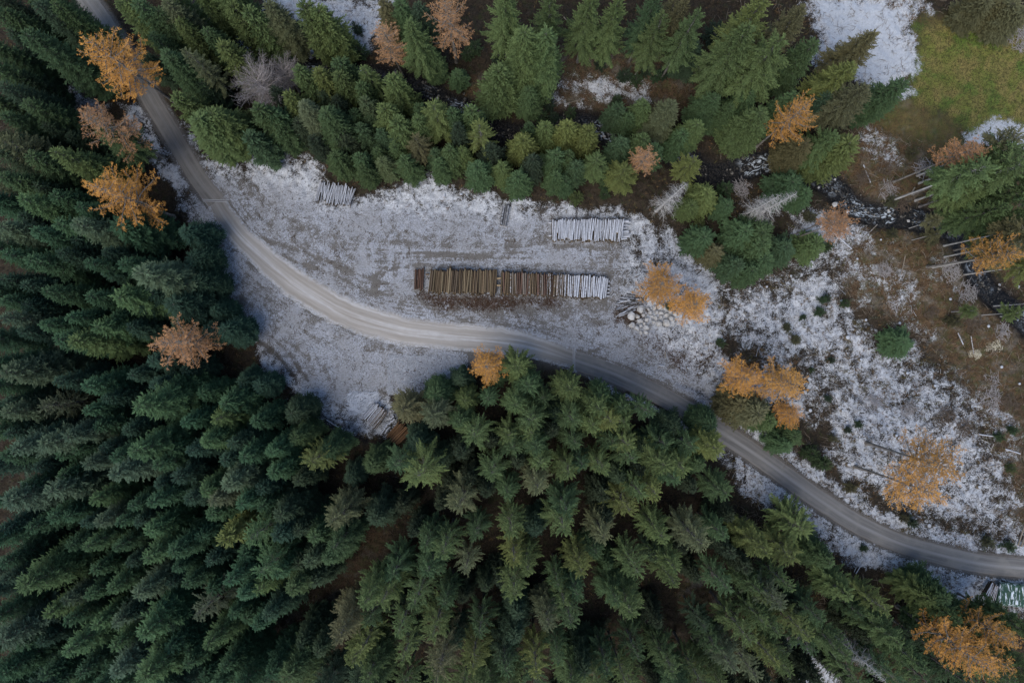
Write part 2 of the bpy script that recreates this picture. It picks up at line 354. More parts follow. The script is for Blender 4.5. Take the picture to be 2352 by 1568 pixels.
# ------------------------------------------------------------------ the road: asphalt, gravel through the yard, asphalt
def strip(L, s0, s1, half, cross=14, ragged=0.0, crown=.05, lift=.012, seed=3):
    d = np.r_[0, np.cumsum(np.hypot(*np.diff(L, axis=0).T))]
    s = np.arange(s0, s1, .5); s = np.r_[s, s1]
    px = np.interp(s, d, L[:, 0]); py = np.interp(s, d, L[:, 1])
    tx = np.gradient(px); ty = np.gradient(py); l = np.hypot(tx, ty); nxx, nyy = -ty / l, tx / l
    u = np.linspace(-1, 1, cross)
    hl = half(s) if callable(half) else np.full(len(s), half)
    ra = hl + ragged * (fbm(s, s * 0, .8, seed, 3) - .5) * 2; rb = hl + ragged * (fbm(s, s * 0, .8, seed + 9, 3) - .5) * 2
    wd = np.where(u[None, :] > 0, ra[:, None], rb[:, None]) * u[None, :]
    X = px[:, None] + nxx[:, None] * wd; Y = py[:, None] + nyy[:, None] * wd
    Z = crown * (1 - u[None, :] ** 2) + lift + 0 * X
    Z[:, 0] -= .07; Z[:, -1] -= .07
    V = np.stack([X, Y, Z], -1).reshape(-1, 3); n, m = X.shape
    I = np.arange(n * m).reshape(n, m)
    F = np.stack([I[:-1, :-1], I[1:, :-1], I[1:, 1:], I[:-1, 1:]], -1).reshape(-1, 4)
    return V, F[:, ::-1], {'u': np.broadcast_to(u[None, :], X.shape).ravel(), 's': np.broadcast_to(s[:, None], X.shape).ravel()}
def s_of(qx, qy):
    x, y = W(qx, qy); return float(line_dist(np.array(x), np.array(y), ROAD)[1])
S_A, S_B = s_of(501, 461), s_of(1318, 826)
S_END = float(np.sum(np.hypot(*np.diff(ROAD, axis=0).T)))
def asphalt(name, base, dusty):
    g = NG(name); P = g.obcoord(); u, s = g.attr('u'), g.attr('s')
    au = g.math('ABSOLUTE', u)
    lane = g.noise(g.comb(g.mul(s, .05), g.mul(u, 2.2)), 1.5, 5, .62, .1)
    grit = g.noise(P, 7, 4, .7); blot = g.noise(P, .35, 4, .6)
    wheel = g.step(g.math('ABSOLUTE', g.sub(au, .45)), .05, .30)
    col = g.mix(g.step(lane, .35, .68), tuple(c * .80 for c in base), tuple(c * 1.25 for c in base))
    col = g.mix(g.mul(g.step(au, .25, 0.0), dusty), col, (.26, .255, .25))
    col = g.mix(g.mul(wheel, .30), g.mix(.25, col, (.05, .05, .052)), g.mix(.18, col, (.26, .255, .245)))
    col = g.mix(g.mul(g.step(blot, .45, .68), .5), col, (.20, .188, .17))
    col = g.mix(g.mul(g.step(g.add(au, g.mul(g.sub(grit, .5), .25)), .86, 1.0), .8), col, (.17, .145, .125))
    col = g.mix(g.mul(g.step(grit, .55, .75), .25), col, (.03, .03, .03))
    g.bsdf(col, .85, g.bump(grit, .02, .6), .2); return g.m
V, F, at = strip(ROAD, 0, S_A, 1.62, ragged=.10)
tag(obj('road', mesh_from('road', V, F, [asphalt('worn_asphalt', (.178, .163, .145), .25)], attrs=at, smooth=True)), 'grey asphalt lane entering the clearing through the forest at upper left', None, None, 'structure')
V, F, at = strip(ROAD, S_B, S_END, 1.68, ragged=.10, seed=20)
tag(obj('road', mesh_from('road', V, F, [asphalt('frosty_asphalt', (.162, .154, .145), .75)], attrs=at, smooth=True)), 'grey asphalt lane curving down past the frosted hillside to the right', None, None, 'structure')
g = NG('compacted_gravel'); P = g.obcoord(); u, s = g.attr('u'), g.attr('s')
au = g.math('ABSOLUTE', u)
lane = g.noise(g.comb(g.mul(s, .035), g.mul(u, 2.6)), 1.7, 5, .6, .1)
grit = g.noise(P, 6, 4, .7); blot = g.noise(P, .5, 5, .65)
wheel = g.step(g.math('ABSOLUTE', g.sub(g.math('ABSOLUTE', g.sub(u, -.05)), .42)), .08, .30)
col = g.mix(g.step(lane, .30, .70), (.235, .212, .185), (.385, .362, .335))
col = g.mix(g.mul(g.sub(1.0, wheel), .40), col, (.21, .19, .165))
col = g.mix(g.mul(g.mul(wheel, g.step(lane, .40, .62)), .75), col, (.40, .395, .395))
col = g.mix(g.mul(g.step(blot, .35, .65), .4), col, (.27, .255, .235))
ends = g.math('MAXIMUM', g.step(s, S_A + 9, S_A), g.step(s, S_B - 9, S_B))
col = g.mix(g.mul(ends, .85), col, g.mix(g.step(lane, .35, .68), (.14, .131, .12), (.20, .188, .172)))
edge = g.step(g.add(au, g.mul(g.sub(g.noise(P, .9, 5, .7, .8), .5), .7)), .58, .98)
fro = g.mix(g.step(g.noise(P, 1.8, 6, .68, 1.2), .40, .60), (.17, .162, .152), (.32, .33, .35))
col = g.mix(edge, col, fro)
col = g.mix(g.mul(g.step(grit, .58, .78), .3), col, (.10, .09, .08))
g.bsdf(col, .9, g.bump(g.add(g.mul(grit, .4), lane), .04, .6), .1)
hw = lambda s: np.interp(s, [S_A, S_A + 6, S_A + 20, (S_A + S_B) / 2, S_B - 12, S_B], [1.66, 2.0, 2.9, 3.0, 2.6, 1.8])
V, F, at = strip(ROAD, S_A, S_B, hw, cross=18, ragged=.35, crown=.02, seed=40)
tag(obj('gravel_road', mesh_from('gravel_road', V, F, [g.m], attrs=at, smooth=True)), 'pale gravel stretch of the lane running through the timber yard', None, None, 'structure')

# ------------------------------------------------------------------ stream
d = np.r_[0, np.cumsum(np.hypot(*np.diff(STREAM, axis=0).T))]
V, F, at = strip(STREAM, 0, d[-1], lambda s: 1.9 + .9 * (fbm(s, s * 0, .11, 8, 2) - .5) * 2 + .35 * sstep(s, 95, 120), cross=14, ragged=.5, crown=0, lift=0, seed=60)
zc = ground_z(V[:, 0], V[:, 1])
V = V.copy(); dsv, arc = line_dist(V[:, 0], V[:, 1], STREAM)
cs = np.arange(0, d[-1] + 1, 1.0)
cz = ground_z(np.interp(cs, d, STREAM[:, 0]), np.interp(cs, d, STREAM[:, 1]))
cz = np.convolve(np.pad(cz, 8, 'edge'), np.ones(17) / 17, 'valid')
V[:, 2] = np.interp(arc, cs, cz) + .62 + .10 * (vnoise(V[:, 0], V[:, 1], 1.5, 5) - .5)
g = NG('rushing_water'); P = g.obcoord(); u, s = g.attr('u'), g.attr('s')
rap = g.step(g.noise(g.comb(g.mul(s, .10), 0, 0), 1.0, 2, .5), .46, .58)
ed = g.step(g.math('ABSOLUTE', u), .9, .45)
foam = g.noise(g.comb(g.mul(s, .55), g.mul(u, 2.2)), 1.5, 6, .66, 1.4)
cobble = g.noise(P, 2.6, 3, .6)
w1 = g.mix(g.step(cobble, .40, .66), (.004, .005, .007), (.026, .024, .022))
w1 = g.mix(g.step(g.noise(P, 6, 2, .5), .64, .72), w1, (.09, .08, .065))
fm = g.mul(g.mul(rap, ed), g.step(foam, .50, .60))
fm = g.math('MAXIMUM', fm, g.mul(ed, g.step(foam, .66, .72)))
col = g.mix(g.mul(fm, .85), w1, (.50, .56, .62))
g.bsdf(col, g.step(fm, 0, 1, .45, .7), g.bump(g.add(foam, cobble), .30, .9), .12)
tag(obj('stream', mesh_from('stream', V, F, [g.m], attrs=at, smooth=True)), 'dark mountain stream with white rapids winding between the trees', None, None, 'structure')
# ------------------------------------------------------------------ tree materials
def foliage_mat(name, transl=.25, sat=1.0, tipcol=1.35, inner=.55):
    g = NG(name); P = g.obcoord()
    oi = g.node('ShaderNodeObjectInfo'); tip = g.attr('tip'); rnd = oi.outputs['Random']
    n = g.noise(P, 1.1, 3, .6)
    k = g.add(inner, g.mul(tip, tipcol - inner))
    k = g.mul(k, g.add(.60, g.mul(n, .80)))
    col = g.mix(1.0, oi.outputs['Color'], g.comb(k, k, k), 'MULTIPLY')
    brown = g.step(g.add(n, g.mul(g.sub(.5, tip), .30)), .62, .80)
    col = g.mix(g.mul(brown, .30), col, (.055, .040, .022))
    d = g.node('ShaderNodeBsdfPrincipled', {'Base Color': col, 'Roughness': .75, 'Specular IOR Level': .25})
    t = g.node('ShaderNodeBsdfTranslucent', {'Color': col})
    m = g.node('ShaderNodeMixShader', {0: transl, 1: d.outputs[0], 2: t.outputs[0]})
    g.t.links.new(m.outputs[0], g.out.inputs[0]); return g.m
def bark_mat(name, a, b, sc_=3.0):
    g = NG(name); P = g.map(g.obcoord(), scale=(1, 1, .3))
    n = g.noise(P, sc_, 4, .65)
    g.bsdf(g.mix(g.step(n, .35, .65), a, b), .9, g.bump(n, .05, .6), .1); return g.m
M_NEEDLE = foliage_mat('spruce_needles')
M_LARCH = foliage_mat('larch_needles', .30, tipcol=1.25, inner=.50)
M_BARK = bark_mat('spruce_bark', (.085, .072, .060), (.19, .175, .16))
M_LBARK = bark_mat('larch_bark', (.115, .10, .085), (.23, .21, .185))
M_DEAD = bark_mat('weathered_grey_wood', (.26, .245, .225), (.42, .40, .375))
M_TWIG = bark_mat('grey_twigs', (.20, .175, .165), (.36, .325, .31))

class Acc:
    """collects kite-shaped sprays of needles and thin tubes of wood"""
    def __init__(s): s.k = []; s.V = []; s.F = []
    def kite(s, p, d, side, L, w, fold, tip): s.k.append((*p, *d, *side, L, w, fold, tip))
    def tube(s, pts, rads, n=4):
        b = len(s.V); m = len(pts)
        for i, (p, r) in enumerate(zip(pts, rads)):
            t = (Vector(pts[min(i + 1, m - 1)]) - Vector(pts[max(i - 1, 0)])).normalized()
            x = t.orthogonal().normalized(); y = t.cross(x)
            for k in range(n):
                a = 2 * math.pi * k / n
                s.V.append(tuple(Vector(p) + x * (math.cos(a) * r) + y * (math.sin(a) * r)))
        for i in range(m - 1):
            for k in range(n):
                s.F.append((b + i * n + k, b + i * n + (k + 1) % n, b + (i + 1) * n + (k + 1) % n, b + (i + 1) * n + k))
    def leaf_mesh(s, name, mat):
        K = np.array(s.k, dtype=np.float32); p, d, sd = K[:, 0:3], K[:, 3:6], K[:, 6:9]
        L, w, fo, tip = K[:, 9:10], K[:, 10:11], K[:, 11:12], K[:, 12]
        mid = p + d * L * .45
        dn = np.array([[0, 0, -1]], dtype=np.float32)
        V = np.stack([p, mid + sd * w + dn * fo, p + d * L, mid - sd * w + dn * fo], 1).reshape(-1, 3)
        b = np.arange(len(K))[:, None] * 4
        F = np.concatenate([b + np.array([[0, 1, 2]]), b + np.array([[0, 2, 3]])], 1).reshape(-1, 3)
        at = np.repeat(tip, 4).reshape(-1, 4); at[:, 2] += .18; at[:, 0] -= .10
        return mesh_from(name, V, F, [mat], attrs={'tip': np.clip(at.ravel(), 0, 1.3)})
    def wood_mesh(s, name, mat): return mesh_from(name, s.V, s.F, [mat], smooth=True)

def unit(v):
    l = math.sqrt(v[0] ** 2 + v[1] ** 2 + v[2] ** 2) or 1; return (v[0] / l, v[1] / l, v[2] / l)
def spray(acc, rng, p, d, L, wid, tip, droop=.18, n=None, spread=.62):
    """a small twig: several short needle kites along direction d"""
    n = n or max(1, int(L / .21))
    d = unit(d); sx = unit((-d[1], d[0], 0.0))
    for i in range(n):
        u = (i + .3 * rng.random()) / n
        q = (p[0] + d[0] * L * u, p[1] + d[1] * L * u, p[2] + d[2] * L * u - droop * L * u * u)
        s = (rng.random() * 2 - 1) * spread
        dd = unit((d[0] + sx[0] * s, d[1] + sx[1] * s, d[2] + (rng.random() - .62) * .7))
        si = unit((-dd[1] + rng.uniform(-.3, .3), dd[0] + rng.uniform(-.3, .3), rng.uniform(-.5, .5)))
        kl = min(L, .37) * rng.uniform(.7, 1.3)
        acc.kite(q, dd, si, kl, wid * rng.uniform(.7, 1.25), wid * .35, min(1.2, tip * (.7 + .3 * u) + rng.uniform(-.12, .16)))

def spruce(seed, H=22, R=3.2, zb=.12, whorl=.50, nb=6, frond=.42, droop=.45, lift=.28, wid=.085, power=.72, gap=.0, bare_low=.0, hang=0.0, lean=0.0):
    rng = random.Random(seed); acc = Acc(); wood = Acc()
    bend = [(rng.uniform(-.15, .15), rng.uniform(-.15, .15)) for _ in range(3)]
    def ax(z):
        t = z / H; return (bend[0][0] * math.sin(t * 3) + bend[1][0] * t, bend[0][1] * math.sin(t * 2.5) + bend[1][1] * t)
    zs = [H * k / 14 for k in range(15)]
    wood.tube([(*ax(z), z) for z in zs], [max(.015, (.20 + .004 * H) * (1 - z / H) ** .9 + (.10 if z == 0 else 0)) for z in zs], 8)
    z = H * zb; sect = [rng.uniform(.82, 1.16) for _ in range(12)]
    while z < H - .25:
        t = (H - z) / (H * (1 - zb))
        prof = min(1, t / .86) ** power * (1 - .32 * max(0, (t - .86) / .14))
        n = nb if t > .18 else max(4, nb - 1)
        a0 = rng.random() * 6.28
        for b in range(n):
            if rng.random() < gap: continue
            az = a0 + 6.283 * b / n + rng.uniform(-.28, .28)
            L = max(.25, R * prof * rng.uniform(.74, 1.12) * sect[int(az / 6.2832 * 12) % 12])
            if rng.random() < .06: L *= 1.18
            ca, sa = math.cos(az), math.sin(az); zz = z + rng.uniform(-.2, .2)
            e0 = .95 - 1.25 * t if t < .7 else .08 - .45 * (t - .7)
            sag = droop * (.35 + .65 * t); lf = lift * (.4 + .6 * t)
            ox, oy = ax(zz); kink = rng.uniform(-.12, .12)
            def pt(u):
                k = kink * u * u
                return (ox + (ca - sa * k) * L * u, oy + (sa + ca * k) * L * u, zz + L * (e0 * u - sag * u * u + lf * u ** 3))
            wood.tube([pt(0), pt(.35), pt(.8)], [.035 * (.5 + L / R), .022, .008], 3)
            nt = max(2, int(L / .21)); u0 = .12 if rng.random() > bare_low else .4
            for i in range(nt + 1):
                u = u0 + (1 - u0) * i / nt; p = pt(u); q = pt(min(1, u + .05))
                f = unit((q[0] - p[0], q[1] - p[1], q[2] - p[2])) if u < .99 else (ca, sa, lf)
                tl = frond * L * (1 - u) ** .55 * min(1, .35 + 1.6 * u) * rng.uniform(.7, 1.2) + .16
                for sd in (-1, 1):
                    sp = rng.uniform(.55, 1.05)
                    d = (f[0] - sa * sd * sp, f[1] + ca * sd * sp, f[2] - .10 - .3 * rng.random())
                    spray(acc, rng, p, d, tl, wid, .25 + .75 * u, .22 + hang)
                if rng.random() < .8: spray(acc, rng, p, (f[0], f[1], f[2] + .25), .34, wid, .35 + .7 * u, 0, 2)
                if hang and rng.random() < .7: spray(acc, rng, p, (f[0] * .25, f[1] * .25, -1), .5 + hang, wid, .2 + .5 * u, 0, 3)
            e = pt(1); spray(acc, rng, e, (ca, sa, lf + .1), .45, wid, 1.05, .05, 3, .8)
        z += whorl * rng.uniform(.75, 1.25) * (1 if t > .2 else .72)
    for k in range(10):
        a = rng.random() * 6.28; spray(acc, rng, (*ax(H - .5), H - .55 + .05 * k), (math.cos(a) * .5, math.sin(a) * .5, 1), .45, wid * .8, 1.1, 0, 2)
    return acc.leaf_mesh('spruce_crown', M_NEEDLE), wood.wood_mesh('spruce_trunk', M_BARK), H, R

def pale(lib):
    for c, t, h, r in lib: t.materials.clear(); t.materials.append(M_DEAD)
    return lib
def limb_tree(seed, H, R, zb, limbs, dens, mode):
    """larch (mode l), leafless dead spruce (x) or leafless broadleaf (g)"""
    rng = random.Random(seed); acc = Acc(); wood = Acc()
    bx, by = rng.uniform(-.5, .5), rng.uniform(-.5, .5)
    def ax(z):
        t = z / H; return (bx * math.sin(t * 2.6), by * math.sin(t * 2.1))
    zs = [H * k / 14 for k in range(15)]
    top = .96 if mode != 'g' else .8
    wood.tube([(*ax(z * top), z * top) for z in zs], [max(.02, (.17 + .006 * H) * (1 - .92 * z / H) + (.14 if z == 0 else 0)) for z in zs], 8)
    for b in range(limbs):
        t = (b + rng.random()) / limbs; z = H * (zb + (top - zb) * t ** (.85 if mode != 'x' else 1)); az = b * 2.399 + rng.uniform(-.5, .5)
        if mode == 'l': prof = (.55 + .45 * math.sin(math.pi * min(1, .25 + t * .75))) * (1 - t ** 3 * .75); e0 = -.05 + .6 * t + rng.uniform(-.15, .2); sag, lf = .15, .30
        elif mode == 'x': prof = (1 - t) ** .75 + .05; e0 = .05 + .25 * t; sag, lf = .55, .22
        else: prof = .55 + .45 * math.sin(math.pi * (.2 + .75 * t)); e0 = .5 + .8 * t; sag, lf = .15, .1
        L = max(.35, R * prof * (rng.uniform(.5, 1.25) if mode == 'l' else rng.uniform(.3, 1.3) if mode == 'x' else rng.uniform(.6, 1.15))); ca, sa = math.cos(az), math.sin(az); ox, oy = ax(z); kk = rng.uniform(-.35, .35); wv = rng.uniform(0, 6)
        def pt(u):
            k = kk * u * u + .05 * math.sin(wv + 7 * u)
            return (ox + (ca - sa * k) * L * u, oy + (sa + ca * k) * L * u, z + L * (e0 * u - sag * u * u + lf * u ** 3))
        r0 = .035 + .018 * L * (1 - .5 * t)
        us = [0, .2, .4, .6, .8, 1]
        wood.tube([pt(u) for u in us], [r0 * (1 - .85 * u) + .006 for u in us], 4)
        ns = max(3, int(L / (.30 if mode == 'l' else .22)))
        for i in range(ns):
            u = .12 + .88 * (i + rng.random()) / ns; p = pt(min(1, u)); sd = 1 if i % 2 else -1
            sp = rng.uniform(.5, 1.3); up = rng.uniform(-.25, .45) if mode != 'x' else rng.uniform(-.9, .05)
            d = unit((ca - sa * sd * sp, sa + ca * sd * sp, up + (.4 if mode == 'g' else 0)))
            sl = (.40 * L * (1 - .65 * u) + .3) * rng.uniform(.55, 1.2)
            def q(w): return (p[0] + d[0] * sl * w, p[1] + d[1] * sl * w, p[2] + d[2] * sl * w + (.12 if mode != 'x' else -.25) * sl * w * w)
            wood.tube([q(0), q(.55), q(1)], [.016, .012, .005], 3)
            if mode == 'l':
                n = int(sl / .11 * dens) + 2
                for k in range(n):
                    w = .12 + .88 * rng.random(); c = q(w)
                    a2 = rng.random() * 6.283; dd = unit((d[0] * .7 + math.cos(a2) * .75, d[1] * .7 + math.sin(a2) * .75, d[2] + rng.uniform(-.3, .45)))
                    si = unit((-dd[1], dd[0], rng.uniform(-.6, .6)))
                    acc.kite(c, dd, si, rng.uniform(.18, .48), rng.uniform(.022, .044), .01, .45 + .4 * u + rng.uniform(-.2, .25))
            else:
                for k in range(int(sl / (.20 if mode == 'g' else .26)) + 1):
                    w = rng.uniform(.2, 1); c = q(w); a2 = rng.random() * 6.283
                    dd = unit((d[0] + math.cos(a2) * .8, d[1] + math.sin(a2) * .8, d[2] + (rng.uniform(-.1, .7) if mode == 'g' else rng.uniform(-.9, .2))))
                    tl = rng.uniform(.25, .6)
                    wood.tube([c, (c[0] + dd[0] * tl, c[1] + dd[1] * tl, c[2] + dd[2] * tl)], [.011, .005], 3)
    crown = acc.leaf_mesh('larch_crown', M_LARCH) if mode == 'l' else None
    return crown, wood.wood_mesh({'l': 'larch_trunk', 'x': 'dead_trunk', 'g': 'bare_trunk'}[mode], {'l': M_LBARK, 'x': M_DEAD, 'g': M_TWIG}[mode]), H, R

LIB = {
    'a': [spruce(1, 22, 2.9, .10, .46, 7, .46, .42, .40, .072, .62), spruce(2, 22, 2.9, .10, .44, 7, .44, .36, .34, .070, .68), spruce(3, 22, 2.9, .14, .48, 7, .48, .46, .48, .072, .58, .06), spruce(4, 22, 2.9, .12, .50, 7, .50, .38, .44, .070, .55, .10), spruce(5, 22, 2.9, .16, .42, 6, .46, .5, .5, .070, .66, .12)],
    'b': [spruce(11, 22, 3.6, .30, .80, 5, .25, .36, .24, .074, .60, .10, .5), spruce(12, 22, 3.6, .30, .74, 6, .23, .42, .30, .074, .62, .14, .4), spruce(13, 22, 3.6, .34, .84, 6, .21, .30, .16, .072, .58, .08, .6), spruce(14, 22, 3.6, .28, .70, 5, .28, .46, .36, .078, .66, .08, .4), spruce(15, 22, 3.6, .26, .62, 6, .32, .50, .42, .070, .56, .12, .25), spruce(16, 22, 3.6, .32, .9, 6, .22, .34, .2, .070, .7, .2, .6)],
    'c': [spruce(21, 11, 2.5, .03, .30, 7, .42, .25, .25, .075, .62), spruce(22, 11, 2.5, .03, .32, 7, .40, .30, .34, .078, .70, .04), spruce(23, 11, 2.5, .03, .34, 6, .46, .2, .22, .08, .58, .06)],
    'd': [spruce(31, 27, 4.4, .30, .62, 6, .30, .62, .30, .078, .74, .10, .25, .35), spruce(32, 27, 4.4, .34, .66, 6, .28, .55, .24, .078, .80, .12, .3, .45), spruce(33, 27, 4.4, .36, .70, 5, .30, .58, .30, .078, .70, .14, .2, .3)],
    'h': pale([spruce(41, 24, 3.0, .68, .6, 5, .34, .5, .3, .08, .6, .16, .3, .2), spruce(42, 24, 3.0, .72, .6, 5, .34, .5, .3, .08, .55, .2, .3, .25)]),
    's': [spruce(51, 3.2, 1.5, .02, .24, 6, .45, .1, .2, .07, .5, .28), spruce(52, 3.2, 1.5, .02, .26, 6, .42, .1, .25, .075, .45, .34), spruce(53, 3.2, 1.5, .02, .22, 7, .40, .1, .25, .07, .6, .38)],
    'l': [limb_tree(61, 22, 4.0, .34, 66, 1.8, 'l'), limb_tree(62, 22, 4.0, .30, 58, 2.0, 'l'), limb_tree(63, 22, 4.0, .42, 62, 1.8, 'l')],
    'p': [limb_tree(71, 22, 3.4, .40, 58, 1.5, 'l'), limb_tree(72, 22, 3.4, .36, 62, 1.6, 'l')],
    'm': [limb_tree(64, 22, 4.0, .62, 54, 1.9, 'l'), limb_tree(65, 22, 4.0, .58, 50, 1.7, 'l')],
    'x': [limb_tree(81, 20, 2.4, .15, 74, 0, 'x'), limb_tree(82, 20, 2.4, .30, 64, 0, 'x')],
    'g': [limb_tree(91, 14, 4.2, .22, 70, 0, 'g')],
}
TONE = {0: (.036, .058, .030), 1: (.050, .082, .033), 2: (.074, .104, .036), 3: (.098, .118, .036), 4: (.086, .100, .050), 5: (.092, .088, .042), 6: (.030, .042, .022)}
LT = {'l': (.47, .235, .055), 'p': (.40, .215, .100)}
